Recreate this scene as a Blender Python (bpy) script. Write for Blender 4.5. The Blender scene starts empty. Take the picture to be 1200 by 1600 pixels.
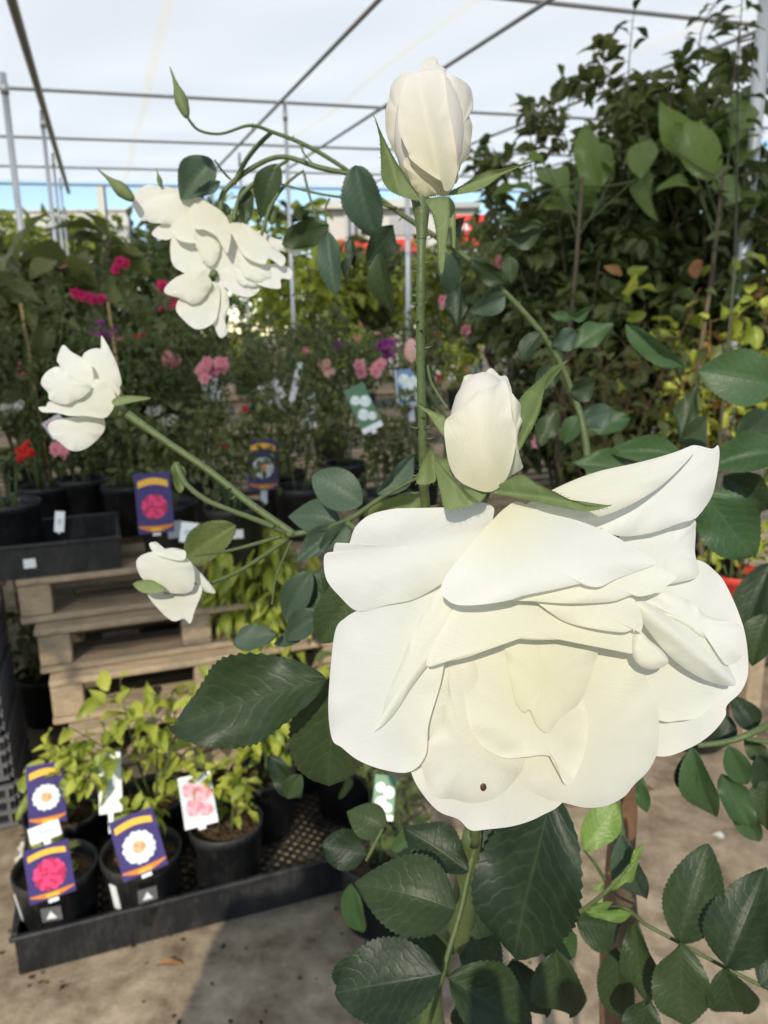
import bpy, math, random
import numpy as np
from mathutils import Vector, Matrix

S = bpy.context.scene
COL = S.collection
PI = math.pi
rad = math.radians

# ------------------------------------------------------------------ camera
CAM_H, PITCH, ROLL = 1.5, rad(13.5), rad(0.8)
CP = Vector((0, 0, CAM_H))
CF = Vector((0, math.cos(PITCH), -math.sin(PITCH)))
_u = Vector((0, math.sin(PITCH), math.cos(PITCH)))
_r = Vector((1, 0, 0))
CR = _r * math.cos(ROLL) - _u * math.sin(ROLL)
CU = _u * math.cos(ROLL) + _r * math.sin(ROLL)
cam_data = bpy.data.cameras.new('camera')
cam = bpy.data.objects.new('camera', cam_data)
COL.objects.link(cam)
cam.matrix_world = Matrix(((CR.x, CU.x, -CF.x, CP.x), (CR.y, CU.y, -CF.y, CP.y), (CR.z, CU.z, -CF.z, CP.z), (0, 0, 0, 1)))
cam_data.sensor_fit = 'VERTICAL'; cam_data.sensor_height = 36; cam_data.lens = 27
cam_data.clip_start = 0.01; cam_data.clip_end = 500
cam_data.dof.use_dof = True
cam_data.dof.focus_distance = 0.205
cam_data.dof.aperture_fstop = 25
S.camera = cam

# ------------------------------------------------------------------ light
SUN_EL, SUN_AZ = rad(32.5), rad(9.7)          # light travels forward and slightly right
W = bpy.data.worlds.new('World'); S.world = W; W.use_nodes = True
wn = W.node_tree.nodes; wl = W.node_tree.links
sky = wn.new('ShaderNodeTexSky'); sky.sky_type = 'NISHITA'; sky.sun_disc = False
sky.sun_elevation = SUN_EL; sky.sun_rotation = PI + SUN_AZ
sky.air_density = 1.0; sky.dust_density = 0.0; sky.ozone_density = 2.0
wl.new(sky.outputs[0], wn['Background'].inputs[0])
wn['Background'].inputs[1].default_value = 0.13
ld = bpy.data.lights.new('sun', 'SUN'); ld.energy = 3.55; ld.angle = rad(0.53); ld.color = (1.0, 0.91, 0.75)
sun = bpy.data.objects.new('sun', ld); COL.objects.link(sun)
SDIR = Vector((math.sin(SUN_AZ) * math.cos(SUN_EL), math.cos(SUN_AZ) * math.cos(SUN_EL), -math.sin(SUN_EL)))
sun.rotation_euler = SDIR.to_track_quat('-Z', 'Y').to_euler()
S.view_settings.view_transform = 'Standard'; S.view_settings.look = 'None'
S.view_settings.gamma = 1; S.view_settings.exposure = 0.31; S.view_settings.use_curve_mapping = False
S.cycles.max_bounces = 8; S.cycles.diffuse_bounces = 4; S.cycles.glossy_bounces = 2
S.cycles.transmission_bounces = 4; S.cycles.caustics_reflective = False; S.cycles.caustics_refractive = False

# ------------------------------------------------------------------ helpers
def ray(px, py): return CF + CR * ((px - 600) / 1200) - CU * ((py - 800) / 1200)
def P(px, py, d): return CP + ray(px, py) * d          # the world point seen at a photo pixel, d metres along the view axis
def on(px, py, z):
    r = ray(px, py); return CP + r * ((z - CAM_H) / r.z)
WM = {}
def link(o, parent=None, M=None):
    M = M if M is not None else Matrix()
    COL.objects.link(o); WM[o.name] = M
    if parent is not None:
        o.parent = parent; o.matrix_basis = WM[parent.name].inverted() @ M
    else: o.matrix_basis = M
    return o
def tag(o, label=None, cat=None, group=None, kind=None):
    for k, v in (('label', label), ('category', cat), ('group', group), ('kind', kind)):
        if v: o[k] = v
    return o
def thing(name, loc, label, cat, group=None, rz=0):
    o = bpy.data.objects.new(name, None); o.empty_display_size = .05
    link(o, None, Matrix.Translation(loc) @ Matrix.Rotation(rz, 4, 'Z'))
    return tag(o, label, cat, group)
def mk(name, v, f, m, smooth=True, uv=None):
    me = bpy.data.meshes.new(name)
    me.from_pydata([tuple(p) for p in v], [], f)
    if m: me.materials.append(m)
    if smooth: me.polygons.foreach_set('use_smooth', [True] * len(me.polygons))
    if uv is not None:
        l = me.uv_layers.new(name='UVMap'); idx = np.empty(len(me.loops), int); me.loops.foreach_get('vertex_index', idx)
        l.data.foreach_set('uv', np.asarray(uv, float)[idx].ravel())
    me.update(); return me
def ob(name, me, parent=None, M=None): return link(bpy.data.objects.new(name, me), parent, M)
def wob(name, v, f, m, parent, smooth=True, uv=None, origin=None):
    """object from world-space vertices, origin at the parent (or its first vertex)"""
    M = WM[parent.name] if parent is not None else Matrix.Translation(origin if origin is not None else Vector(v[0]))
    Mi = M.inverted()
    return ob(name, mk(name, [Mi @ Vector(p) for p in v], f, m, smooth, uv), parent, M)
class MB:
    def __init__(s): s.v, s.f = [], []
    def add(s, v, f):
        n = len(s.v); s.v += [Vector(p) for p in v]; s.f += [tuple(i + n for i in q) for q in f]; return s
    def box(s, c, sx, sy, sz, rz=0, M=None, bev=0):
        c = Vector(c); R = M.to_3x3() if M else Matrix.Rotation(rz, 3, 'Z')
        b = min(bev, sx * .45, sy * .45, sz * .45)
        if b <= 0:
            v = [c + R @ Vector((x * sx / 2, y * sy / 2, z * sz / 2)) for x in (-1, 1) for y in (-1, 1) for z in (-1, 1)]
            return s.add(v, [(0, 1, 3, 2), (4, 6, 7, 5), (0, 4, 5, 1), (2, 3, 7, 6), (0, 2, 6, 4), (1, 5, 7, 3)])
        pr = [(-sx / 2 + b, -sy / 2), (sx / 2 - b, -sy / 2), (sx / 2, -sy / 2 + b), (sx / 2, sy / 2 - b), (sx / 2 - b, sy / 2), (-sx / 2 + b, sy / 2), (-sx / 2, sy / 2 - b), (-sx / 2, -sy / 2 + b)]
        v = []
        for z, k in ((-sz / 2, 1 - 2 * b / min(sx, sy)), (-sz / 2 + b, 1), (sz / 2 - b, 1), (sz / 2, 1 - 2 * b / min(sx, sy))):
            ox = b if k < 1 else 0
            for x, y in pr:
                v.append(c + R @ Vector((x - math.copysign(ox, x) * 1.0, y - math.copysign(ox, y) * 1.0, z)))
        f = [tuple(range(7, -1, -1)), tuple(range(24, 32))]
        for k in range(3):
            for i in range(8): f.append((k * 8 + i, k * 8 + (i + 1) % 8, k * 8 + 8 + (i + 1) % 8, k * 8 + 8 + i))
        return s.add(v, f)
    def tube(s, pts, r, n=6, cap=True):
        pts = [Vector(p) for p in pts]; rs = r if hasattr(r, '__len__') else [r] * len(pts)
        t0 = (pts[1] - pts[0]).normalized(); a = t0.orthogonal().normalized(); v = []
        for i, p in enumerate(pts):
            t = (pts[min(i + 1, len(pts) - 1)] - pts[max(i - 1, 0)])
            t = t.normalized() if t.length > 1e-9 else t0
            a = (a - t * a.dot(t)); a = a.normalized() if a.length > 1e-6 else t.orthogonal().normalized()
            b = t.cross(a)
            for k in range(n):
                th = 2 * PI * k / n; v.append(p + (a * math.cos(th) + b * math.sin(th)) * rs[i])
        f = [(i * n + k, i * n + (k + 1) % n, (i + 1) * n + (k + 1) % n, (i + 1) * n + k) for i in range(len(pts) - 1) for k in range(n)]
        if cap: f += [tuple(range(n - 1, -1, -1)), tuple(range((len(pts) - 1) * n, len(pts) * n))]
        return s.add(v, f)
    def lathe(s, prof, c=(0, 0, 0), n=24):
        c = Vector(c)
        v = [c + Vector((r * math.cos(2 * PI * k / n), r * math.sin(2 * PI * k / n), z)) for r, z in prof for k in range(n)]
        f = [(i * n + k, i * n + (k + 1) % n, (i + 1) * n + (k + 1) % n, (i + 1) * n + k) for i in range(len(prof) - 1) for k in range(n)]
        return s.add(v, f)
    def ob(s, name, m, parent=None, smooth=False, origin=None): return wob(name, s.v, s.f, m, parent, smooth, None, origin)
def smooth_line(pts, n=6, closed=False):
    """Catmull-Rom through the points"""
    A = np.array(pts, float); N = len(A); out = []
    rng_ = range(N if closed else N - 1)
    for i in rng_:
        if closed: p0, p1, p2, p3 = A[(i - 1) % N], A[i], A[(i + 1) % N], A[(i + 2) % N]
        else: p0, p1, p2, p3 = A[max(i - 1, 0)], A[i], A[i + 1], A[min(i + 2, N - 1)]
        for k in range(n):
            t = k / n
            out.append(.5 * ((2 * p1) + (p2 - p0) * t + (2 * p0 - 5 * p1 + 4 * p2 - p3) * t * t + (3 * p1 - p0 - 3 * p2 + p3) * t ** 3))
    if not closed: out.append(A[-1])
    return np.array(out)

# ------------------------------------------------------------------ materials
def newmat(name):
    m = bpy.data.materials.new(name); m.use_nodes = True
    nt = m.node_tree; nt.nodes.clear()
    out = nt.nodes.new('ShaderNodeOutputMaterial')
    return m, nt, out
class NT:
    def __init__(s, name):
        s.m, s.t, s.out = newmat(name)
    def n(s, typ, **kw):
        x = s.t.nodes.new('ShaderNode' + typ)
        for k, v in kw.items():
            if k.startswith('i_'):
                key = k[2:]; key = int(key) if key.isdigit() else key.replace('_', ' ')
                if hasattr(v, 'bl_idname') or isinstance(v, bpy.types.NodeSocket): s.t.links.new(v, x.inputs[key])
                else: x.inputs[key].default_value = v
            else: setattr(x, k, v)
        return x
    def L(s, a, b): s.t.links.new(a, b)
    def math(s, op, a, b=0.0, c=None, clamp=False):
        x = s.n('Math', operation=op); x.use_clamp = clamp
        for i, v in enumerate((a, b) if c is None else (a, b, c)):
            if isinstance(v, bpy.types.NodeSocket): s.L(v, x.inputs[i])
            else: x.inputs[i].default_value = v
        return x.outputs[0]
    def mix(s, fac, a, b, blend='MIX'):
        x = s.n('Mix', data_type='RGBA', blend_type=blend); x.clamp_factor = True
        for i, v in ((0, fac), (6, a), (7, b)):
            if isinstance(v, bpy.types.NodeSocket): s.L(v, x.inputs[i])
            else: x.inputs[i].default_value = v if i == 0 else (*v, 1)
        return x.outputs[2]
    def noise(s, scale, detail=3, vec=None, rough=.55):
        x = s.n('TexNoise'); x.inputs['Scale'].default_value = scale; x.inputs['Detail'].default_value = detail; x.inputs['Roughness'].default_value = rough
        if vec is not None: s.L(vec, x.inputs['Vector'])
        return x.outputs[0]
    def ramp(s, fac, stops):
        x = s.n('ValToRGB'); e = x.color_ramp.elements
        while len(e) < len(stops): e.new(.5)
        for q, (p, c) in zip(e, stops): q.position = p; q.color = (*c, 1) if len(c) == 3 else c
        s.L(fac, x.inputs[0]); return x.outputs[0]
    def bump(s, h, strength=.3, dist=.01):
        x = s.n('Bump'); x.inputs['Strength'].default_value = strength; x.inputs['Distance'].default_value = dist
        s.L(h, x.inputs['Height']); return x.outputs[0]
    def principled(s, col, rough=.6, normal=None, metal=0, spec=.5):
        x = s.n('BsdfPrincipled')
        for k, v in (('Base Color', col), ('Roughness', rough), ('Metallic', metal), ('Specular IOR Level', spec)):
            if isinstance(v, bpy.types.NodeSocket): s.L(v, x.inputs[k])
            else: x.inputs[k].default_value = (*v, 1) if k == 'Base Color' else v
        if normal is not None: s.L(normal, x.inputs['Normal'])
        return x.outputs[0]
    def done(s, sh): s.L(sh, s.out.inputs[0]); return s.m
def obj_vec(t, scale=(1, 1, 1)):
    c = t.n('TexCoord'); m = t.n('Mapping'); m.inputs['Scale'].default_value = scale
    t.L(c.outputs['Object'], m.inputs['Vector']); return m.outputs[0]
def simple(name, col, rough=.6, var=.25, scale=30, metal=0, bump=.15, spec=.4):
    t = NT(name); v = obj_vec(t); n = t.noise(scale, 5, v)
    c = t.mix(n, tuple(x * (1 - var) for x in col), tuple(min(1, x * (1 + var)) for x in col))
    return t.done(t.principled(c, rough, t.bump(n, bump, .003), metal, spec))
def leaf_mat(name, c1, c2, rough=.45, transl=.3, vein=.35, sheen=0.5, nveins=9, tcol=None):
    t = NT(name)
    uv = t.n('UVMap').outputs[0]; sep = t.n('SeparateXYZ'); t.L(uv, sep.inputs[0])
    au = t.math('ABSOLUTE', t.math('SUBTRACT', sep.outputs[0], .5))
    wob_ = t.math('MULTIPLY', t.noise(5, 2, uv), .16)
    w = t.math('SINE', t.math('MULTIPLY', t.math('ADD', wob_, t.math('SUBTRACT', sep.outputs[1], t.math('MULTIPLY', au, .55))), nveins * 2 * PI))
    side = t.math('POWER', t.math('MULTIPLY_ADD', w, .5, .5), 10)
    mid = t.math('SUBTRACT', 1, t.math('MULTIPLY', au, 38), clamp=True)
    veins = t.math('MAXIMUM', t.math('MULTIPLY', side, .5), mid)
    rnd = t.n('ObjectInfo').outputs['Random']
    at = t.n('Attribute', attribute_name='rnd').outputs['Fac']
    r = t.math('FRACT', t.math('ADD', rnd, at))
    nz = t.noise(14, 4, uv)
    fac = t.math('ADD', t.math('MULTIPLY', r, .75), t.math('MULTIPLY', t.math('SUBTRACT', nz, .5), .7), clamp=True)
    col = t.mix(fac, c1, c2)
    light = tuple(min(1, x * 1.9 + .03) for x in c2)
    col = t.mix(t.math('MULTIPLY', veins, vein), col, light)
    ov = obj_vec(t); spt = t.math('MULTIPLY', t.math('SUBTRACT', t.noise(7, 5, ov, .7), .66, clamp=True), 9, clamp=True)
    col = t.mix(t.math('MULTIPLY', spt, .55), col, (.16, .10, .035))
    pal = t.math('MULTIPLY', t.math('SUBTRACT', t.noise(2.2, 4, ov), .5, clamp=True), 1.2, clamp=True)
    col = t.mix(pal, col, tuple(min(1, x * 1.5 + .012) for x in c2))
    nb = t.bump(t.math('SUBTRACT', t.math('MULTIPLY', nz, .8), t.math('MULTIPLY', veins, .7)), .3, .0008)
    d = t.principled(col, rough, nb, 0, sheen)
    tr = t.n('BsdfTranslucent'); 
    tcl = t.mix(fac, tuple(x * 1.5 for x in (tcol or c1)), tuple(min(1, x * 1.9) for x in (tcol or c2)))
    t.L(tcl, tr.inputs[0])
    mx = t.n('MixShader'); mx.inputs[0].default_value = transl; t.L(d, mx.inputs[1]); t.L(tr.outputs[0], mx.inputs[2])
    return t.done(mx.outputs[0])
def petal_mat(name, base, tip, transl=.38, tcol=(.9, .88, .74), blush=None):
    t = NT(name)
    uv = t.n('UVMap').outputs[0]; sep = t.n('SeparateXYZ'); t.L(uv, sep.inputs[0])
    fac = t.math('SMOOTH_MIN', t.math('MULTIPLY', sep.outputs[1], 1.15), 1, .2)
    mp = t.n('Mapping'); mp.inputs['Scale'].default_value = (190, 2.5, 1); t.L(uv, mp.inputs[0])
    st = t.noise(1.0, 4, mp.outputs[0], .6)
    v = obj_vec(t); mot = t.noise(160, 4, v)
    col = t.mix(fac, base, tip)
    col = t.mix(t.math('MULTIPLY', t.math('SUBTRACT', mot, .45, clamp=True), .5), col, tuple(x * .9 for x in tip))
    if blush:
        b = t.math('MULTIPLY', t.math('SUBTRACT', t.noise(90, 3, v), .56, clamp=True), 4, clamp=True)
        col = t.mix(t.math('MULTIPLY', b, t.math('SUBTRACT', 1, fac, clamp=True)), col, blush)
    fine = t.noise(900, 3, v, .6)
    h = t.math('ADD', t.math('ADD', t.math('MULTIPLY', st, .7), t.math('MULTIPLY', mot, 1.1)), t.math('MULTIPLY', fine, .25))
    nb = t.bump(h, .34, .0006)
    d = t.principled(col, .62, nb, 0, .25)
    tr = t.n('BsdfTranslucent'); t.L(t.mix(fac, tuple(x * .97 for x in base), tcol), tr.inputs[0]); t.L(nb, tr.inputs[1])
    mx = t.n('MixShader'); mx.inputs[0].default_value = transl; t.L(d, mx.inputs[1]); t.L(tr.outputs[0], mx.inputs[2])
    return t.done(mx.outputs[0])
M = {}
M['rose_leaf'] = leaf_mat('rose_leaf', (.011, .024, .011), (.048, .074, .026), .46, .15, .16, .32)  # dark leaf green with the shade on the near leaves painted in
M['rose_leaf_lit'] = leaf_mat('rose_leaf_lit', (.035, .075, .026), (.06, .11, .042), .45, .25, .18, .35)  # brighter copy of the leaf green, sunlight put into the colour
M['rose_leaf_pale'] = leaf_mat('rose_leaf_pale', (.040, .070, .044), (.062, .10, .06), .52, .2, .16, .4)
M['rose_leaf_young'] = leaf_mat('rose_leaf_young', (.11, .19, .035), (.19, .29, .07), .42, .35, .4, .5)
M['lime_leaf'] = leaf_mat('lime_leaf', (.20, .26, .035), (.52, .54, .09), .4, .42, .3, .45)
M['mid_leaf'] = leaf_mat('mid_leaf', (.055, .08, .024), (.15, .19, .06), .45, .35, .25, .45)
M['dark_leaf'] = leaf_mat('dark_leaf', (.026, .042, .014), (.11, .13, .04), .4, .3, .2, .5)
M['olive_leaf'] = leaf_mat('olive_leaf', (.06, .08, .024), (.18, .195, .06), .45, .35, .25, .45)
M['big_leaf'] = leaf_mat('big_leaf', (.14, .21, .05), (.22, .30, .09), .36, .5, .3, .5, 7)
M['dry_leaf'] = leaf_mat('dry_leaf', (.2, .09, .035), (.34, .19, .08), .7, .2, .2, .2)
M['sepal'] = leaf_mat('sepal', (.12, .165, .06), (.19, .235, .10), .55, .3, .12, .3, 5)
M['petal'] = petal_mat('petal', (.695, .675, .48), (.695, .70, .69), .38)
M['petal_bud'] = petal_mat('petal_bud', (.66, .63, .43), (.69, .68, .66), .4, (.86, .8, .66), (.78, .38, .22))
M['petal_bud_plain'] = petal_mat('petal_bud_plain', (.66, .64, .43), (.69, .675, .63), .38)
M['petal_far'] = petal_mat('petal_far', (.66, .65, .52), (.67, .675, .66), .4)
M['petal_pink'] = petal_mat('petal_pink', (.75, .25, .3), (.8, .36, .42), .3, (.8, .35, .4))
M['petal_magenta'] = petal_mat('petal_magenta', (.55, .02, .12), (.65, .03, .16), .3, (.6, .05, .15))
M['petal_red'] = petal_mat('petal_red', (.6, .02, .02), (.7, .04, .03), .3, (.6, .04, .03))
M['petal_purple'] = petal_mat('petal_purple', (.35, .05, .3), (.45, .09, .4), .3, (.4, .08, .35))
M['petal_peach'] = petal_mat('petal_peach', (.8, .62, .4), (.82, .5, .45), .35, (.8, .55, .45))
M['stem'] = simple('stem', (.075, .105, .036), .5, .35, 220, bump=.3)
M['stem_dark'] = simple('stem_dark', (.05, .055, .03), .55, .35, 150, bump=.3)
M['cane'] = simple('cane', (.11, .085, .055), .7, .35, 60, bump=.4)
M['wood_cane'] = simple('wood_cane', (.17, .095, .05), .75, .4, 60, bump=.5)
M['bamboo'] = simple('bamboo', (.36, .24, .10), .55, .3, 50, bump=.2)
def dusty(name, col, dust, rough):
    t = NT(name); v = obj_vec(t); n = t.noise(11, 6, v, .7); f_ = t.noise(90, 3, obj_vec(t, (1, 1, .2)))
    k = t.math('MULTIPLY', t.math('SUBTRACT', t.math('ADD', t.math('MULTIPLY', n, .8), t.math('MULTIPLY', f_, .3)), .5, clamp=True), 2.2, clamp=True)
    return t.done(t.principled(t.mix(k, col, dust), t.math('MULTIPLY_ADD', k, .4, rough), t.bump(n, .15, .003), 0, .45))
M['plastic'] = dusty('plastic', (.013, .014, .016), (.075, .068, .06), .4)
M['plastic_grey'] = simple('plastic_grey', (.12, .12, .125), .5, .3, 60, bump=.1)
M['red_plastic'] = simple('red_plastic', (.5, .045, .03), .5, .2, 40)
M['steel'] = simple('steel', (.55, .57, .6), .42, .15, 25, metal=.75, bump=.08)
M['steel_dark'] = simple('steel_dark', (.32, .32, .32), .5, .2, 15, metal=.3, bump=.08)
M['white_card'] = simple('white_card', (.78, .79, .8), .4, .06, 50, bump=.03)
M['purple_card'] = simple('purple_card', (.045, .03, .14), .32, .3, 25, bump=.02)
M['blue_card'] = simple('blue_card', (.16, .27, .45), .35, .4, 25, bump=.02)
M['green_card'] = simple('green_card', (.09, .2, .11), .35, .5, 40, bump=.02)
M['yellow_print'] = simple('yellow_print', (.80, .45, .05), .35, .12, 80, bump=.02)
M['orange_print'] = simple('orange_print', (.62, .2, .02), .35, .1, 80, bump=.02)
M['pink_print'] = simple('pink_print', (.72, .05, .16), .35, .4, 160, bump=.02)
M['white_print'] = simple('white_print', (.8, .84, .8), .35, .12, 160, bump=.02)
M['peach_print'] = simple('peach_print', (.8, .45, .25), .35, .25, 160, bump=.02)
M['palepink_print'] = simple('palepink_print', (.75, .38, .42), .35, .25, 160, bump=.02)
M['brown_spot'] = simple('brown_spot', (.06, .015, .01), .6)
M['render_white'] = simple('render_white', (.55, .54, .5), .8, .1, 4)
M['red_paint'] = simple('red_paint', (.7, .04, .03), .5, .1, 8)
M['grey_wall'] = simple('grey_wall', (.4, .4, .4), .8, .15, 3)
M['label_grey'] = simple('label_grey', (.5, .55, .6), .4, .1, 30)
def wood(name, c1, c2):
    t = NT(name); v = obj_vec(t, (3, 45, 45)); n = t.noise(1.5, 6, v, .65)
    s = t.noise(5, 5, obj_vec(t), .7); r = t.n('ObjectInfo').outputs['Random']; gz = t.noise(2.5, 4, obj_vec(t))
    n = t.math('MULTIPLY', t.math('SUBTRACT', n, .3, clamp=True), 2.4, clamp=True)
    c = t.mix(n, c1, c2); c = t.mix(t.math('MULTIPLY', t.math('SUBTRACT', s, .42, clamp=True), 2.6, clamp=True), c, tuple(x * .4 for x in c1))
    c = t.mix(t.math('MULTIPLY', gz, .5), c, (.28, .265, .235))
    c = t.mix(t.math('MULTIPLY', r, .3), c, tuple(x * .7 for x in c2))
    return t.done(t.principled(c, .8, t.bump(n, .4, .004), 0, .25))
M['pallet'] = wood('pallet', (.25, .17, .10), (.56, .42, .26))
def soil_mat():
    t = NT('soil'); v = obj_vec(t); vo = t.n('TexVoronoi'); vo.inputs['Scale'].default_value = 75; t.L(v, vo.inputs['Vector'])
    n = t.noise(120, 4, v)
    c = t.ramp(vo.outputs['Color'], [(0, (.025, .016, .01)), (.6, (.09, .055, .03)), (1, (.26, .17, .09))])
    c = t.mix(n, c, (.04, .028, .018))
    return t.done(t.principled(c, .9, t.bump(vo.outputs['Distance'], .9, .012), 0, .2))
M['soil'] = soil_mat()
def ground_mat():
    t = NT('concrete_ground'); v = obj_vec(t)
    a = t.noise(1.1, 5, v, .6); b = t.noise(9, 6, v, .65); c = t.noise(140, 4, v, .7); d = t.noise(.45, 3, v)
    col = t.ramp(b, [(.32, (.14, .10, .065)), (.5, (.30, .235, .16)), (.68, (.47, .375, .27))])
    col = t.mix(t.math('MULTIPLY', t.math('SUBTRACT', a, .42, clamp=True), 2.2, clamp=True), col, (.15, .12, .09))
    sp = t.math('MULTIPLY', t.math('SUBTRACT', c, .56, clamp=True), 5, clamp=True)
    col = t.mix(t.math('MULTIPLY', sp, .6), col, (.09, .07, .055))
    sp2 = t.math('MULTIPLY', t.math('SUBTRACT', t.noise(60, 3, v), .63, clamp=True), 6, clamp=True)
    col = t.mix(t.math('MULTIPLY', sp2, .5), col, (.5, .42, .33))
    h = t.math('ADD', t.math('MULTIPLY', b, .6), t.math('MULTIPLY', c, .5))
    return t.done(t.principled(col, .9, t.bump(h, .5, .008), 0, .2))
M['ground'] = ground_mat()
def cloth_mat():
    t = NT('shade_cloth'); v = obj_vec(t)
    n = t.noise(.7, 4, v); f = t.noise(9, 3, v)
    wv = t.n('TexWave'); wv.inputs['Scale'].default_value = 30; wv.inputs['Distortion'].default_value = 1.5; t.L(v, wv.inputs['Vector'])
    k = t.math('ADD', t.math('MULTIPLY', n, .5), t.math('ADD', t.math('MULTIPLY', f, .25), t.math('MULTIPLY', wv.outputs['Fac'], .12)))
    col = t.mix(k, (.94, .915, .84), (.985, .965, .90))
    d = t.n('BsdfDiffuse'); tr = t.n('BsdfTranslucent'); t.L(col, d.inputs[0]); t.L(col, tr.inputs[0])
    mx = t.n('MixShader'); mx.inputs[0].default_value = .94; t.L(d.outputs[0], mx.inputs[1]); t.L(tr.outputs[0], mx.inputs[2])
    tp = t.n('BsdfTransparent'); m2 = t.n('MixShader'); m2.inputs[0].default_value = .16      # open knit: a fifth passes straight through
    t.L(mx.outputs[0], m2.inputs[1]); t.L(tp.outputs[0], m2.inputs[2])
    return t.done(m2.outputs[0])
M['cloth'] = cloth_mat()

# ------------------------------------------------------------------ leaf meshes (length 1 along +Y, face +Z)
def leaf_shape(rows, cols, ser=0, teeth=14, fold=.18, curl=.25, wave=.03, widest=.45, point=1.0, seed=0, vb=0.0, droop=0.):
    rg = random.Random(seed); v, uv, f = [], [], []
    ph = rg.uniform(0, 6)
    for i in range(rows + 1):
        t = i / rows
        tt = t ** (math.log(.5) / math.log(widest))
        w = .5 * math.sin(PI * min(max(tt, 0), 1)) ** (.72 if t < widest else .72 * point)
        if i in (0, rows): w = .004
        for j in range(cols + 1):
            s = j / cols * 2 - 1; e = abs(s)
            k = 1 + (ser * (1 if i % 2 else -1) if e > .99 else 0)
            x = s * w * k; y = t + (ser * .5 * (1 if i % 2 else 0) * .1 if e > .99 else 0)
            z = fold * abs(x) - curl * (t - .15) ** 2 * (1 if t > .15 else .3) + wave * math.sin(t * 9 + ph + 2 * s) * e * e
            z += vb * math.cos(2 * PI * (t * 8 - e * 2.2)) * e * (1 - e * .5)
            x += .04 * math.sin(t * 3 + ph) * t
            v.append((x, y, z)); uv.append((s * .5 + .5, t))
    n = cols + 1
    for i in range(rows):
        for j in range(cols): f.append((i * n + j, i * n + j + 1, (i + 1) * n + j + 1, (i + 1) * n + j))
    return v, f, uv
LEAF_HI = [leaf_shape(40, 8, .028, 14, *q, s, .006) for s, q in enumerate(((.24, .25, .03, .48, 1.0), (.42, .35, .06, .44, 1.15), (.12, .15, .07, .52, .9), (.3, .55, .04, .46, 1.25), (.18, .05, .09, .5, 1.05)))]
LEAF_MD = [leaf_shape(14, 4, .05, 7, .25, .4, .05, .45, 1.1, s) for s in range(4)]
LEAF_LO = [leaf_shape(4, 2, 0, 2, .3, .5, .05, .45, 1.0, s) for s in range(3)]
LEAF_BIG = [leaf_shape(14, 6, 0, 2, .2, .45, .06, .5, 1.3, s + 9) for s in range(4)]
_lm = {}
def leaf_mesh(setname, k, mat):
    key = (setname, k, mat)
    if key not in _lm:
        st = {'hi': LEAF_HI, 'md': LEAF_MD, 'lo': LEAF_LO, 'big': LEAF_BIG}[setname]
        v, f, uv = st[k % len(st)]; _lm[key] = mk('leaf', v, f, M[mat], True, uv)
    return _lm[key]
def leaf_M(pos, d, nrm, L, Wd):
    d = d.normalized(); x = d.cross(nrm); x = x.normalized() if x.length > 1e-6 else d.orthogonal().normalized()
    z = x.cross(d)
    return Matrix(((x.x * Wd, d.x * L, z.x * L, pos.x), (x.y * Wd, d.y * L, z.y * L, pos.y), (x.z * Wd, d.z * L, z.z * L, pos.z), (0, 0, 0, 1)))
def leaf_cloud(name, mats, setname, mat, parent, rg, stuff=True):
    """many leaves joined into one part"""
    st = {'hi': LEAF_HI, 'md': LEAF_MD, 'lo': LEAF_LO, 'big': LEAF_BIG}[setname]
    Pm = np.array(WM[parent.name].inverted())
    V, F, UV, R = [], [], [], []; off = 0
    tm = [(np.c_[np.array(v), np.ones(len(v))], np.array(f), np.array(uv)) for v, f, uv in st]
    for m in mats:
        v, f, uv = tm[rg.randrange(len(tm))]
        V.append((Pm @ np.array(m) @ v.T).T[:, :3]); F.append(f + off); UV.append(uv); R.append(np.full(len(v), rg.random())); off += len(v)
    V, F, UV, R = np.concatenate(V), np.concatenate(F), np.concatenate(UV), np.concatenate(R)
    me = bpy.data.meshes.new(name); me.vertices.add(len(V)); me.vertices.foreach_set('co', V.ravel())
    me.loops.add(F.size); me.loops.foreach_set('vertex_index', F.ravel())
    me.polygons.add(len(F)); me.polygons.foreach_set('loop_start', np.arange(0, F.size, 4)); me.polygons.foreach_set('use_smooth', np.ones(len(F), bool))
    l = me.uv_layers.new(name='UVMap'); l.data.foreach_set('uv', UV[F.ravel()].ravel())
    a = me.attributes.new('rnd', 'FLOAT', 'POINT'); a.data.foreach_set('value', R)
    me.materials.append(M[mat]); me.update(calc_edges=True); me.validate()
    o = ob(name, me, parent, WM[parent.name])
    if stuff: o['kind'] = 'stuff'
    return o

# ------------------------------------------------------------------ ground
gv, gf = [], []
for i, y in enumerate((-60, 0, 6, 30, 200)):
    for x in (-150, -4, 4, 150): gv.append((x, y, 0))
for i in range(4):
    for j in range(3): gf.append((i * 4 + j, i * 4 + j + 1, i * 4 + j + 5, i * 4 + j + 4))
g = wob('ground', gv, gf, M['ground'], None, False, None, Vector((0, 0, 0))); tag(g, kind='structure')

# local frame of the nursery: A runs away from the camera and to the left, B to the right
YAW = rad(19.7)
AX = Vector((-math.sin(YAW), math.cos(YAW), 0)); BX = Vector((math.cos(YAW), math.sin(YAW), 0))
def loc(b, a, z=0): return BX * b + AX * a + Vector((0, 0, z))     # b to the right, a away
def to_loc(p): return p.dot(BX), p.dot(AX)

# ------------------------------------------------------------------ shade house
ra = ray(153, 455).normalized(); rb = ray(4077, 351).normalized()
rn = rb.cross(ra).normalized()
RO = CP + Vector((0, 0, 1.42))
def on_roof(px, py):
    r = ray(px, py); return CP + r * ((RO - CP).dot(rn) / r.dot(rn))
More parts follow.
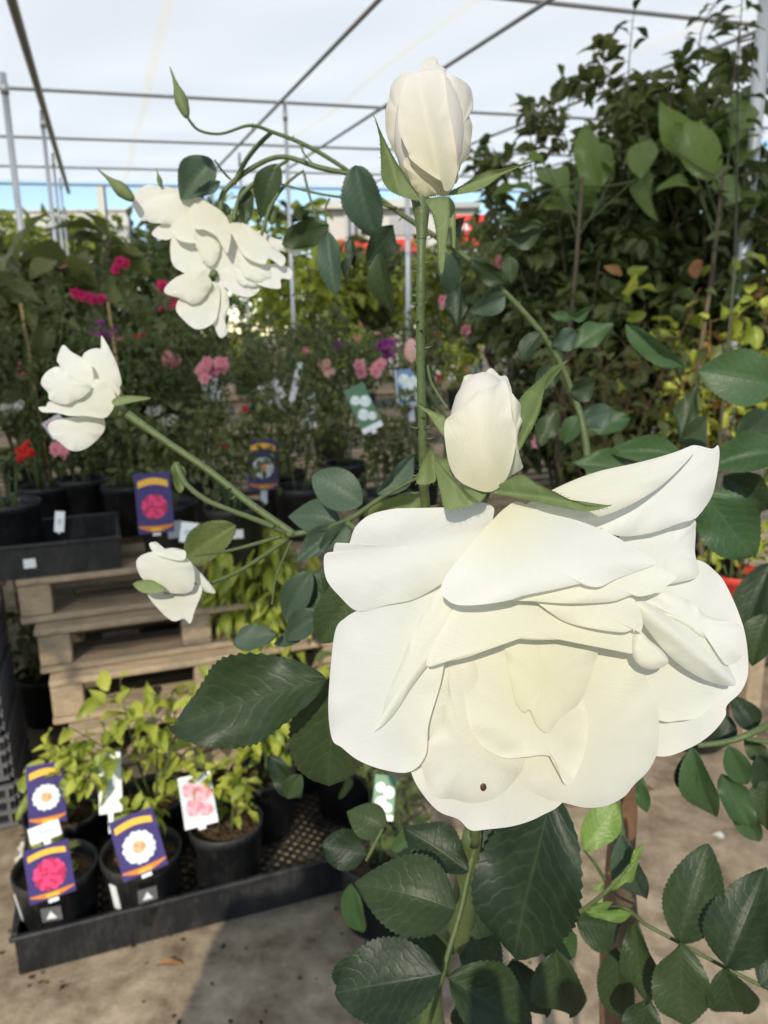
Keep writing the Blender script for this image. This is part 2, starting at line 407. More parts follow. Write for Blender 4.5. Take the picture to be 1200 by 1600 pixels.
# oblique coordinates on the roof plane
G = np.array([[ra.dot(ra), ra.dot(rb)], [ra.dot(rb), rb.dot(rb)]]); Gi = np.linalg.inv(G)
def roof_st(p):
    d = p - RO; q = Gi @ np.array([d.dot(ra), d.dot(rb)]); return q[0], q[1]
def roof_pt(t, s, dz=0): return RO + ra * t + rb * s + rn * dz
T = [roof_st(on_roof(300, y))[0] for y in (146, 218, 262, 288)]
T0 = T[0] - 2.55
SR = [roof_st(on_roof(x, y))[1] for x, y in ((60, 130), (444, 132), (640, 120), (905, 140))]
bay = SR[1] - SR[0]
t_near, t_far = -0.75, T[3] + 0.4
s_min, s_max = SR[0] - 2 * bay, SR[3] + 2.2 * bay
house = thing('shade_house', RO * 1.0 - Vector((0, 0, RO.z)) + AX * 5, 'open shade house with white cloth roof on a grid of grey pipes', 'shade house')
ny, nx = 60, 60; v, f, uv = [], [], []
rg = random.Random(3)
for i in range(ny + 1):
    for j in range(nx + 1):
        s = s_min + (s_max - s_min) * j / nx
        q_ = min(max((s - .15) / .7, 0), 1); tn = t_near + 1.0 * q_ * q_ * (3 - 2 * q_)      # unseen near edge cut back on the right to let sun in
        t = tn + (t_far - tn) * i / ny
        pt = (t - T[0]) / (T[1] - T[0]); sag = .045 * abs(math.sin(PI * pt)) * (0.6 + .4 * math.sin(s * 1.7)) + .012 * math.sin(s * 5.1 + t * 2.3)
        v.append(roof_pt(t, s, .035 - sag * .6 + .03)); uv.append((s, t))
n = nx + 1
f = [(i * n + j, i * n + j + 1, (i + 1) * n + j + 1, (i + 1) * n + j) for i in range(ny) for j in range(nx)]
wob('roof_cloth', v, f, M['cloth'], house, True, uv)
for t in [T0] + T + [t_near + .05]:
    r_ = .0125 if t != T[3] else .015
    MB().tube([roof_pt(t, s_min, -.03), roof_pt(t, s_max, -.03)], r_, 8).ob('purlin', M['steel_dark'], house, True)
for s in [SR[0] - bay] + SR + [SR[3] + bay]:
    MB().tube([roof_pt(t_near, s, -.085), roof_pt(t_far, s, -.085)], .0125 if s != SR[0] else .026, 8).ob('rafter', M['steel_dark'], house, True)
for k_ in range(7):                              # overlapped seams of the cloth
    s = s_min + (s_max - s_min) * (k_ + .62) / 7; b_ = []
    for i in range(41):
        t = .5 + (t_far - .5) * i / 40; pt = (t - T[0]) / (T[1] - T[0]); sag = .045 * abs(math.sin(PI * pt)) * (0.6 + .4 * math.sin(s * 1.7)) + .012 * math.sin(s * 5.1 + t * 2.3)
        for ds in (-.03, .03): b_.append(roof_pt(t, s + ds + .01 * math.sin(t * 2), .058 - sag * .6))
    wob('seam', b_, [(2 * i, 2 * i + 1, 2 * i + 3, 2 * i + 2) for i in range(40)], M['cloth'], house)
def post(p, r, ztop=None):
    z = ztop or roof_z(p)
    m = MB().tube([(p.x, p.y, 0.01), (p.x, p.y, z)], r, 12)
    o = m.ob('post', M['steel'], house, True)
    b = MB().tube([(p.x, p.y, z - .12), (p.x, p.y, z - .06)], r * 1.25, 12).ob('clamp', M['steel'], o, True)
def roof_z(p):
    k = RO - p; return p.z + (k.dot(rn) / rn.z) - .1
post(P(20, 250, 4.9), .021)
post(P(1180, 190, 2.75), .026)
post(P(636, 200, 5.4), .019)
for x, y, r in ((444, 138, .015), (373, 222, .014), (62, 150, .016), (80, 222, .014), (92, 264, .012), (330, 262, .013)):
    post(on_roof(x, y), r)
# ------------------------------------------------------------------ far surroundings
def slab(name, px0, px1, d0, d1, z0, z1, m, parent, depth=.3):
    a = P(px0, 512, d0); b = P(px1, 512, d1); a.z = b.z = 0
    u = (b - a); L = u.length; u.normalize(); w = Vector((-u.y, u.x, 0))
    c = a + u * L / 2 + w * depth / 2 + Vector((0, 0, (z0 + z1) / 2))
    R = Matrix((( u.x, w.x, 0), (u.y, w.y, 0), (0, 0, 1)))
    return MB().box(c, L, depth, z1 - z0, M=R.to_4x4()).ob(name, m, parent)
def zat(py, d): return P(600, py, d).z
# low white garden-centre building with a red fascia
bd = 24.0
b1 = thing('market_building', P(600, 512, bd) * 1.0 - Vector((0, 0, P(600, 512, bd).z)), 'far low white building with a red band under its eaves, behind the rose stem', 'building')
slab('wall', 515, 665, bd, bd, 0, zat(334, bd), M['render_white'], b1, 4)
slab('roof', 505, 675, bd - .3, bd - .3, zat(333, bd), zat(320, bd), M['render_white'], b1, 4.8)
slab('fascia', 505, 675, bd - .5, bd - .5, zat(398, bd), zat(380, bd), M['red_paint'], b1, .2)
for x in (543, 552): slab('column', x, x + 5, bd - .6, bd - .6, 0, zat(334, bd), M['grey_wall'], b1, .3)
slab('window', 610, 650, bd - .05, bd - .05, zat(372, bd), zat(345, bd), M['steel_dark'], b1, .1)
b2 = thing('white_shed', P(705, 512, 22) - Vector((0, 0, P(705, 512, 22).z)), 'small white shed far behind the red board, right of the rose stem', 'shed')
slab('wall', 668, 742, 22, 22, 0, zat(335, 22), M['render_white'], b2, 3)
slab('roof', 664, 748, 21.8, 21.8, zat(334, 22), zat(326, 22), M['grey_wall'], b2, 3.4)
sg = thing('sign_board', P(725, 512, 17) - Vector((0, 0, P(725, 512, 17).z)), 'red sign board with white lettering beside the upright rose stem', 'sign')
slab('panel', 698, 756, 17, 17, zat(388, 17), zat(343, 17), M['red_paint'], sg, .06)
for x0, x1, y0, y1 in ((704, 708, 366, 356), (711, 715, 366, 356), (715, 718, 361.5, 359.5), (718, 722, 366, 356), (725, 729, 366, 356), (729, 733, 366, 363), (736, 740, 366, 356)):
    slab('letter', x0, x1, 16.96, 16.96, zat(y0, 17), zat(y1, 17), M['white_card'], sg, .03)
for x in (704, 749): slab('leg', x, x + 2, 17.05, 17.05, 0, zat(388, 17), M['steel'], sg, .05)
b3 = thing('cream_wall', P(120, 512, 19) - Vector((0, 0, P(120, 512, 19).z)), 'long low cream wall under the blue sky beyond the left shrub', 'wall')
slab('panel', -90, 215, 19, 19, zat(352, 19), zat(330, 19), M['render_white'], b3, .2)
slab('plinth', -90, 215, 18.98, 18.98, 0, zat(353, 19), M['grey_wall'], b3, .3)
slab('coping', -90, 215, 18.95, 18.95, zat(330, 19), zat(327, 19), M['render_white'], b3, .4)
wp = thing('white_column', P(174, 512, 17) - Vector((0, 0, P(174, 512, 17).z)), 'white square column standing before the cream wall', 'column')
slab('shaft', 170, 181, 17, 17, 0, zat(292, 17), M['render_white'], wp, .16)
slab('base', 168, 183, 16.97, 16.97, 0, .3, M['grey_wall'], wp, .22)

def bez(p0, p1, p2, n): return [p0 * (1 - t) ** 2 + p1 * 2 * t * (1 - t) + p2 * t * t for t in [k / (n - 1) for k in range(n)]]
def uvec(rg, zb=0):
    while True:
        q = Vector((rg.uniform(-1, 1), rg.uniform(-1, 1), rg.uniform(-1, 1)))
        if .05 < q.length < 1: q.normalize(); q.z += zb; return q.normalized()
def bush_skeleton(rg, base, canes, height, spread, twigs, tw_len, lean=Vector((0, 0, 0)), r0=.006, first=.25, flat=0.):
    """canes with side twigs; returns tubes and leaf nodes (position, direction)"""
    tubes, nodes, tips = [], [], []
    for i in range(canes):
        az = 2 * PI * (i + rg.uniform(-.3, .3)) / canes; out = spread * math.sqrt(rg.uniform(.08, 1))
        h = height * rg.uniform(.72, 1.0)
        tip = base + Vector((math.cos(az) * out, math.sin(az) * out, h)) + lean * h
        ctl = base + Vector((math.cos(az) * out * .35, math.sin(az) * out * .35, h * .6)) + Vector((rg.uniform(-.03, .03), rg.uniform(-.03, .03), 0))
        pts = bez(base + Vector((math.cos(az), math.sin(az), 0)) * .02, ctl, tip, 8)
        tubes.append((pts, [r0 * (1 - .75 * k / 7) for k in range(8)])); tips.append((tip, (pts[-1] - pts[-2]).normalized()))
        for k in range(twigs):
            t = first + (1 - first) * (k + rg.random()) / twigs
            j = min(int(t * 7), 6); p = pts[j].lerp(pts[j + 1], t * 7 - j)
            d = uvec(rg, .25); d.z *= (1 - flat); L = tw_len * rg.uniform(.5, 1.1) * (1.15 - .5 * t)
            e = p + d * L + Vector((0, 0, rg.uniform(-.2, .3) * L))
            q = bez(p, p + d * L * .5 + Vector((0, 0, .12 * L)), e, 5)
            tubes.append((q, [r0 * .45 * (1 - .7 * m / 4) for m in range(5)])); tips.append((e, d))
            for m in range(1, 5): nodes.append((q[m], (q[m] - q[m - 1]).normalized()))
        for m in range(3, 8): nodes.append((pts[m], (pts[m] - pts[m - 1]).normalized()))
    return tubes, nodes, tips
def node_leaves(rg, nodes, per, size, ratio, hang=.3, jit=.02, var=.35):
    out = []
    for p, t in nodes:
        for k in range(per):
            side = uvec(rg); side = (side - t * side.dot(t)).normalized()
            d = (t * .55 + side * 1.0 + Vector((0, 0, -hang))).normalized()
            nrm = (Vector((0, 0, 1)) + uvec(rg) * .75).normalized()
            L = size * rg.uniform(1 - var, 1 + var)
            out.append(leaf_M(p + side * jit * rg.random(), d, nrm, L, L * ratio * rg.uniform(.85, 1.15)))
    return out
def dress(parent, rg, leaves, n_obj, setname, mat, cloud='foliage', cset=None):
    """the leaves that show largest become parts, the rest one joined part"""
    leaves = sorted(leaves, key=lambda m: (m.translation - CP).length)
    near = leaves[:int(len(leaves) * .6)]; rg.shuffle(near); pick = near[:n_obj]; ids = set(map(id, pick))
    for m in pick: ob('leaf', leaf_mesh(setname, rg.randrange(5), mat), parent, m)
    rest = [m for m in leaves if id(m) not in ids]
    if rest: leaf_cloud(cloud, rest, cset or setname, mat, parent, rg)
def stems_ob(parent, tubes, m, name='stem', n=5):
    b = MB()
    for pts, r in tubes: b.tube(pts, r, n)
    return b.ob(name, m, parent, True)
# ------------------------------------------------------------------ small blooms
def rosette(seed=0, rings=((5, .5, .25), (6, .85, .6), (6, 1.0, .95)), n=5):
    rg = random.Random(seed); b = MB()
    uv = []
    for cnt, ln, op in rings:
        for k in range(cnt):
            az = 2 * PI * (k + rg.uniform(-.25, .25)) / cnt + op
            vs, fs = [], []
            for i in range(n):
                t = i / (n - 1); w = .42 * math.sin(PI * (.12 + .8 * t)) * ln
                rr = ln * t * math.sin(.35 + op * 1.0); zz = ln * t * math.cos(.35 + op * 1.0) * (1 - .35 * t * op)
                for j in (-1, 0, 1):
                    x = rr + (.05 * (j == 0)); y = j * w
                    vs.append((x * math.cos(az) - y * math.sin(az), x * math.sin(az) + y * math.cos(az), zz + abs(j) * .08 * ln + rg.uniform(-.02, .02))); uv.append((j * .5 + .5, t))
            for i in range(n - 1):
                for j in range(2): fs.append((i * 3 + j, i * 3 + j + 1, i * 3 + j + 4, i * 3 + j + 3))
            b.add(vs, fs)
    return b.v, b.f, uv
ROS = [rosette(s) for s in range(3)]
_rm = {}
def bloom_mesh(k, mat):
    if (k, mat) not in _rm:
        v, f, uv = ROS[k % 3]; _rm[(k, mat)] = mk('flower', v, f, M[mat], True, uv)
    return _rm[(k, mat)]
def bloom(parent, p, d, r, mat, rg):
    z = d.normalized(); x = z.orthogonal().normalized(); y = z.cross(x); th = rg.uniform(0, 6)
    x, y = x * math.cos(th) + y * math.sin(th), y * math.cos(th) - x * math.sin(th)
    Mx = Matrix(((x.x * r, y.x * r, z.x * r, p.x), (x.y * r, y.y * r, z.y * r, p.y), (x.z * r, y.z * r, z.z * r, p.z), (0, 0, 0, 1)))
    return ob('flower', bloom_mesh(rg.randrange(3), mat), parent, Mx)

# far trees
def far_tree(px, d, ztop, spread, label, mat, seed, trunk=.09, leaf=.35, n=700):
    rg = random.Random(seed); b = P(px, 512, d); b.z = 0
    t = thing('tree', b, label, 'tree', 'trees beyond the shade house')
    tubes, nodes, tips = bush_skeleton(rg, b + Vector((0, 0, ztop * .35)), 7, ztop * .65, spread, 6, spread * .7, r0=trunk * .5, first=.15)
    tubes.append(([b, b + Vector((.05, 0, ztop * .2)), b + Vector((0, 0, ztop * .4))], [trunk, trunk * .8, trunk * .6]))
    stems_ob(t, tubes, M['cane'], 'trunk')
    lv = node_leaves(rg, nodes, 4, leaf, .5, .2, .3)
    leaf_cloud('crown', lv, 'lo', mat, t, rg)
far_tree(432, 16, zat(328, 16) + .1, 1.0, 'round yellow-green tree far off under the sky strip', 'lime_leaf', 5, leaf=.26)
far_tree(795, 15, zat(345, 15), 1.1, 'olive green tree far off beside the red sign', 'olive_leaf', 6, leaf=.26)
far_tree(300, 20, zat(345, 20), 1.6, 'dark green tree far off behind the white rose cluster', 'mid_leaf', 7, leaf=.35)
far_tree(600, 19, zat(385, 19), 1.2, 'low bushy tree in front of the white building', 'olive_leaf', 8, leaf=.3)
for k, (x, d, top, sp, lab, mt) in enumerate(((-30, 12, 350, 1.1, 'bushy olive shrub before the cream wall at the far left', 'olive_leaf'), (60, 11.5, 352, 1.0, 'yellow-green shrub before the cream wall, left of the white column', 'lime_leaf'), (165, 12, 355, 1.0, 'bright shrub at the foot of the white column', 'lime_leaf'), (255, 11, 360, 1.0, 'dark shrub right of the white column', 'mid_leaf'), (490, 12, 395, 1.0, 'low lime shrub left of the red band', 'lime_leaf'), (560, 13, 410, .9, 'low olive shrub under the red band', 'olive_leaf'), (690, 12, 400, .9, 'low lime shrub below the red sign board', 'lime_leaf'), (770, 11, 385, .9, 'olive shrub right of the red sign board', 'olive_leaf'))):
    far_tree(x, d, zat(top, d), sp, lab, mt, 60 + k, .05, .2, 700)
pb = P(458, 512, 15); pb.z = 0; ph_ = zat(352, 15)
palm = thing('palm_tree', pb, 'small palm with spiky fronds against the blue sky strip', 'palm')
MB().tube([pb, pb + Vector((0, 0, ph_ * .5)), pb + Vector((.03, 0, ph_))], [.1, .08, .07], 8).ob('trunk', M['cane'], palm, True)
rg = random.Random(12)
for k in range(16):
    az = 2 * PI * k / 16 + rg.uniform(-.2, .2); up = rg.uniform(.1, .9); d = Vector((math.cos(az), math.sin(az), up)).normalized()
    ob('frond', leaf_mesh('big', k, 'dark_leaf'), palm, leaf_M(pb + Vector((.03, 0, ph_)), d, Vector((0, 0, 1)), .75, .1))

# ------------------------------------------------------------------ pallets under the trays
PZ = .149
def pallet(k, b0, a0, wid, dep, label):
    z0 = PZ * k; t = thing('pallet', loc(b0, a0, z0), label, 'pallet', 'wooden pallets in the stack')
    rgp = random.Random(40 + k)
    def bx(name, b, a, z, sb, sa, sz):
        MB().box(loc(b, a, z), sb, sa, sz, YAW + rgp.uniform(-.006, .006), bev=.004).ob(name, M['pallet'], t)
    nb = 5
    for i in range(nb):
        w = .1 if i not in (0,) else .13
        a = a0 + w / 2 + (dep - w) * i / (nb - 1)
        bx('board', b0 + wid / 2 + rgp.uniform(-.006, .006), a, z0 + .138, wid, w, .0205)
        if i in (0, 2, 4): bx('board', b0 + wid / 2, a, z0 + .0115, wid, w, .0205)
    for i in range(3):
        for j in range(3):
            bx('block', b0 + .05 + (wid - .1) * i / 2, a0 + .055 + (dep - .11) * j / 2, z0 + .075, .095, .095, .104)
pb0, pa0 = to_loc(on(25, 905, PZ * 5)); 
for k in range(5):
    off = (4 - k) * .035
    pallet(k, pb0 + off + (.01 if k % 2 else 0), pa0 - .02 - off * 1.9, .98, .98,
           ['lowest pallet of the stack, on the ground in the dark', 'second pallet from the ground in the stack', 'middle pallet of the stack behind the yellow-green leaves', 'weathered pallet just under the topmost one', 'topmost weathered pallet carrying the black tray of pots'][k])

# ------------------------------------------------------------------ staging benches
def bench(b0, a0, wid, dep, z, label):
    t = thing('bench', loc(b0, a0), label, 'bench', 'staging benches for pots')
    n = int(dep / .14)
    for i in range(n):
        MB().box(loc(b0 + wid / 2, a0 + .05 + (dep - .1) * i / (n - 1), z - .012), wid, .1, .024, YAW, bev=.003).ob('slat', M['pallet'], t)
    for i in range(4):
        for j in range(2):
            MB().box(loc(b0 + .06 + (wid - .12) * i / 3, a0 + .06 + (dep - .12) * j, (z - .07) / 2), .07, .07, z - .076, YAW).ob('leg', M['pallet'], t)
    for j in range(2):
        MB().box(loc(b0 + wid / 2, a0 + .06 + (dep - .12) * j, z - .05), wid - .02, .04, .05, YAW).ob('rail', M['pallet'], t)
BZ = PZ * 5
bench(pb0 + 1.05, pa0 + .02, 1.9, 1.0, BZ, 'low wooden bench of black pots right of the pallet stack')
bench(pb0 - 1.6, pa0 + .15, 1.55, 1.0, BZ, 'low wooden bench of pots left of the pallet stack')
bench(-3.0, pa0 + 1.35, 5.6, 1.0, .7, 'long wooden bench of rose pots in the second row')
bench(-4.2, pa0 + 3.2, 7.5, 1.2, .75, 'long wooden bench of flowering pots in the third row')
bench(-5, pa0 + 5.6, 9.5, 1.2, .8, 'farthest long bench of bright potted flowers')

# ------------------------------------------------------------------ black trays
def tray(name, b0, a0, z, wid, dep, h, label, lat=True):
    t = thing(name, loc(b0, a0, z), label, 'tray', 'black plastic trays')
    b = MB(); w = .006
    for (b_, a_, sb, sa) in ((wid / 2, w / 2, wid, w), (wid / 2, dep - w / 2, wid, w), (w / 2, dep / 2, w, dep - 2 * w - .001), (wid - w / 2, dep / 2, w, dep - 2 * w - .001)):
        b.box(loc(b0 + b_, a0 + a_, z + h / 2), sb, sa, h, YAW)
    b.ob('wall', M['plastic'], t)
    r = MB()
    for (b_, a_, sb, sa) in ((wid / 2, 0, wid + .022, .016), (wid / 2, dep, wid + .022, .016), (0, dep / 2, .016, dep - .018), (wid, dep / 2, .016, dep - .018)):
        r.box(loc(b0 + b_, a0 + a_, z + h + .003), sb, sa, .012, YAW, bev=.003)
    r.ob('rim', M['plastic'], t)
    m = MB()
    n = int(wid / .035)
    for i in range(-int(dep / .035), n):
        for sgn in (1, -1):
            x0 = i * .035; p = [];
            for y in (0, dep):
                x = x0 + (y if sgn > 0 else dep - y); p.append((x, y))
            (xa, ya), (xb, yb) = p
            def clip(xa, ya, xb, yb):
                if xa > xb: xa, ya, xb, yb = xb, yb, xa, ya
                if xb <= 0 or xa >= wid: return None
                sl = (yb - ya) / (xb - xa)
                if xa < 0: ya, xa = ya - xa * sl, 0
                if xb > wid: yb, xb = yb - (xb - wid) * sl, wid
                return xa, ya, xb, yb
            c = clip(xa, ya, xb, yb)
            if c and abs(c[2] - c[0]) > .02:
                m.tube([loc(b0 + c[0], a0 + c[1], z + .012 + (.003 if sgn > 0 else 0)), loc(b0 + c[2], a0 + c[3], z + .012 + (.003 if sgn > 0 else 0))], .0035, 4)
    o = m.ob('lattice', M['plastic'], t); o['kind'] = 'stuff'
    return t
c0 = on(31, 1526, 0); tb, ta = to_loc(c0)
tray('plant_tray', tb, ta, 0.004, .98, .47, .1, 'long black tray on the concrete holding pots with tags')
c1 = on(190, 888, BZ); b1_, a1_ = to_loc(c1)
tray('plant_tray', b1_ - .5, a1_, BZ + .002, .5, .36, .1, 'black tray of pots on the topmost pallet')
MB().box(loc(b1_ - .27, a1_ - .0045, BZ + .05), .035, .002, .03, YAW + .02).ob('white_sticker', M['white_card'], None, origin=loc(b1_ - .27, a1_, BZ + .05))
tag(bpy.data.objects['white_sticker'], 'small white sticker on the front wall of the upper black tray', 'sticker')
# crates at the left edge
def crate(b0, a0, z, wid, dep, h, label):
    t = thing('crate', loc(b0, a0, z), label, 'crate', 'stacked black crates')
    b = MB()
    for (b_, a_, sb, sa) in ((wid / 2, .006, wid, .012), (wid / 2, dep - .006, wid, .012), (.006, dep / 2, .012, dep - .026), (wid - .006, dep / 2, .012, dep - .026)):
        b.box(loc(b0 + b_, a0 + a_, z + h / 2), sb * .99, sa, h * .96, YAW)
    b.ob('wall', M['plastic'], t)
    r = MB()
    for k in range(4):
        zz = z + .012 + (h - .024) * k / 3
        r.box(loc(b0 + wid / 2, a0 - .006, zz), wid, .012, .012, YAW); r.box(loc(b0 + wid + .005, a0 + dep / 2, zz), .012, dep, .012, YAW)
    for k in range(9):
        r.box(loc(b0 + .02 + (wid - .04) * k / 8, a0 - .0055, z + h / 2), .01, .01, h - .02, YAW); r.box(loc(b0 + wid + .0045, a0 + .02 + (dep - .04) * k / 8, z + h / 2), .01, .01, h - .02, YAW)
    r.ob('rib', M['plastic_grey'], t)
cr = on(30, 1285, .01); cb, ca = to_loc(cr)
for k in range(4):
    crate(cb - .5 - .008 * k, ca + .004 * k, .003 + .158 * k, .5, .36, .152, ['lowest black ribbed crate of the stack at the left edge', 'second black ribbed crate from the ground', 'third black ribbed crate from the ground', 'topmost black ribbed crate of the stack at the left edge'][k])

# ------------------------------------------------------------------ pots
def pot_mesh(r, h, m, key):
    k = ('pot', r, h, m)
    if k not in _rm:
        b = MB().lathe([(r * .8, 0), (r * .84, .003), (r * .97, h * .86), (r, h * .865), (r * 1.02, h * .985), (r * 1.0, h), (r * .95, h * .99), (r * .93, h * .86), (r * .9, h * .75), (.001, h * .74)], n=28)
        _rm[k] = mk('pot', b.v, b.f, M[m])
        rg = random.Random(7); v, f = [], []
        n, kk = 20, 5
        for i in range(kk + 1):
            for j in range(n):
                rr = r * .925 * (i + .02) / (kk + .02); a = 2 * PI * j / n
                v.append((rr * math.cos(a), rr * math.sin(a), h * .82 + rg.uniform(-.006, .008) * (i < kk)))
        f = [(i * n + j, i * n + (j + 1) % n, (i + 1) * n + (j + 1) % n, (i + 1) * n + j) for i in range(kk) for j in range(n)]
        _rm[('soil', r, h, m)] = mk('soil', v, f, M['soil'])
    return _rm[k], _rm[('soil', r, h, m)]
def pot_on(t, base, r, h, m='plastic'):
    a, s = pot_mesh(r, h, m, 0); Mx = Matrix.Translation(base)
    p = ob('pot', a, t, Mx); ob('soil', s, t, Mx)
    return p
def face_M(p, nrm, roll=0, up=Vector((0, 0, 1))):
    z = nrm.normalized(); x = up.cross(z).normalized(); y = z.cross(x)
    x, y = x * math.cos(roll) + y * math.sin(roll), y * math.cos(roll) - x * math.sin(roll)
    return Matrix(((x.x, y.x, z.x, p.x), (x.y, y.y, z.y, p.y), (x.z, y.z, z.z, p.z), (0, 0, 0, 1)))
def disc_flower(r, petals, seed, n=10):
    rg = random.Random(seed); b = MB()
    for ring, (cnt, rr, z) in enumerate(((petals, 1, 0), (petals - 2, .74, .0006), (petals - 3, .5, .0012), (4, .28, .0018))):
        for k in range(cnt):
            a = 2 * PI * (k + rg.uniform(-.15, .15)) / cnt + ring * .4; vs = [Vector((0, 0, z + .0004))]
            for q in range(7):
                th = a + (q - 3) / 3 * PI / cnt * 1.25; rad_ = r * rr * (1 - .16 * abs((q - 3) / 3) ** 2 + rg.uniform(-.03, .03))
                vs.append(Vector((math.cos(th) * rad_, math.sin(th) * rad_, z + rg.uniform(0, .0002))))
            b.add(vs, [tuple(range(8))])
    return b
DARKER = {}
for k_, c_ in (('pink_print', (.45, .02, .08)), ('white_print', (.6, .68, .68)), ('palepink_print', (.55, .2, .26)), ('peach_print', (.6, .27, .12))):
    M[k_ + '_dark'] = simple(k_ + '_dark', c_, .35, .3, 120, bump=.02); DARKER[k_] = k_ + '_dark'
def tag_card(p, nrm, roll, w, h, label, kind, group='plant tags in the pots', spike=.05):
    """a printed plant tag: card, arched banner, printed flower, spike"""
    Mx = face_M(p, nrm, roll)
    t = bpy.data.objects.new('plant_tag', None); t.empty_display_size = .03; link(t, None, Mx); tag(t, label, 'plant tag', group)
    def part(name, b, m, dz=0, par=t):
        me = mk(name, b.v, b.f, M[m], False)
        if m in DARKER:
            me.materials.append(M[DARKER[m]])
            for q in me.polygons: q.material_index = (q.index * 7 % 5) < 2
        return ob(name, me, par, Mx @ Matrix.Translation((0, 0, dz)))
    base = {'pink': 'purple_card', 'white': 'purple_card', 'blue': 'blue_card', 'green': 'green_card', 'palepink': 'white_card', 'plain': 'white_card'}[kind]
    part('card', MB().box((0, 0, 0), w, h, .0016), base)
    part('spike', MB().box((0, -h / 2 - spike / 2, -.001), w * .22, spike, .0012), 'white_card')
    z = .0014
    if kind in ('pink', 'white'):
        b = MB(); n = 12; vs = []
        for i in range(n + 1):
            x = (i / n - .5) * w * .84; y = h * .31 + .1 * h * math.cos((i / n - .5) * PI) * .55
            vs += [Vector((x, y - h * .055, 0)), Vector((x, y + h * .055, 0))]
        b.add(vs, [(2 * i, 2 * i + 2, 2 * i + 3, 2 * i + 1) for i in range(n)])
        bn = part('banner', b, 'yellow_print', z)
        b = MB(); rg = random.Random(int(w * 1e5) + len(label))
        for i in range(9):
            x = (-.36 + .09 * i) * w; y = h * .31 + .1 * h * math.cos(x / w * PI) * .55
            for q in range(2):
                b.box((x + rg.uniform(-.01, .01) * w, y + (q - .5) * h * .03, 0), w * .05 * rg.uniform(.5, 1), h * .016, .0003, rz=rg.uniform(-.8, .8))
        part('lettering', b, 'orange_print', .0004, bn)
        fl = part('printed_rose', disc_flower(w * .37, 14, len(label)), 'pink_print' if kind == 'pink' else 'white_print', z)
        fl.matrix_basis = fl.matrix_basis @ Matrix.Translation((0, -h * .06, 0)); WM[fl.name] = WM[fl.name] @ Matrix.Translation((0, -h * .06, 0))
        if kind == 'white': part('rose_heart', disc_flower(w * .15, 8, 5), 'peach_print', .0024, fl).matrix_basis = Matrix.Translation((0, 0, .0024))
        b = MB(); vs = []
        for i in range(n + 1):
            x = (i / n - .5) * w * .96; y = -h * .40 - .05 * h * math.cos((i / n - .5) * PI) + .02 * h
            th = .035 * h * (.4 + math.cos((i / n - .5) * PI))
            vs += [Vector((x, y - th, 0)), Vector((x, y + th, 0))]
        b.add(vs, [(2 * i, 2 * i + 2, 2 * i + 3, 2 * i + 1) for i in range(n)])
        part('ribbon', b, 'orange_print', z)
        part('emblem', MB().box((0, -h * .44, 0), w * .3, h * .05, .0006), 'yellow_print', z + .0008)
    elif kind in ('blue', 'green', 'palepink'):
        part('border', MB().box((0, -h * .44, 0), w, h * .12, .0006), 'white_card', z)
        for i, (x, y, r) in enumerate(((-.2, .22, .2), (.2, .12, .24), (-.12, -.12, .24), (.22, -.22, .18))):
            o = part('printed_flower', disc_flower(w * r * 1.15, 8, i), {'blue': 'white_print', 'green': 'white_print', 'palepink': 'palepink_print'}[kind], z + .0002 * i)
            D = Matrix.Translation((x * w, y * h, 0)); o.matrix_basis = o.matrix_basis @ D
        if kind == 'blue':
            part('edge', MB().box((-w * .48, 0, 0), w * .05, h, .0006), 'white_card', z); part('edge', MB().box((w * .48, 0, 0), w * .05, h, .0006), 'white_card', z)
        if kind == 'palepink':
            part('photo_ground', MB().box((0, h * .06, 0), w * .96, h * .8, .0003), 'label_grey', z - .0004)
    else:
        part('print', MB().box((0, 0, 0), w * .5, h * .25, .0004), 'label_grey', z)
    return t
TOCAM = lambda p, up=.35: ((CP - p).normalized() + Vector((0, 0, up))).normalized()

# ------------------------------------------------------------------ pots in the ground tray
def tr(b, a): return loc(tb + b, ta + a, .022)
def emblem(t, potc, r, h, az):
    d = Vector((math.cos(az), math.sin(az), 0)); p = potc + d * (r * .97) + Vector((0, 0, h * .66))
    n_ = d + Vector((0, 0, -.12))
    ob('emblem_plate', mk('emblem_plate', *(lambda b: (b.v, b.f))(MB().box((0, 0, 0), .045, .04, .003)), M['plastic_grey'], False), t, face_M(p, n_))
    tri = MB().add([(-.012, -.010, 0), (.012, -.010, 0), (0, .013, 0), (-.012, -.010, .002), (.012, -.010, .002), (0, .013, .002)], [(3, 4, 5), (0, 1, 4, 3), (1, 2, 5, 4), (2, 0, 3, 5)])
    ob('emblem', mk('emblem', tri.v, tri.f, M['white_card'], False), t, face_M(p + d * .0025, n_))
def sticker(t, potc, r, h, az, w=.022, hh=.075, m='white_card'):
    d = Vector((math.cos(az), math.sin(az), 0)); p = potc + d * (r * .94) + Vector((0, 0, h * .6))
    ob('label_sticker', mk('label_sticker', *(lambda b: (b.v, b.f))(MB().box((0, 0, 0), w, hh, .002)), M[m], False), t, face_M(p, d + Vector((0, 0, -.12))))
PR, PH = .1, .19
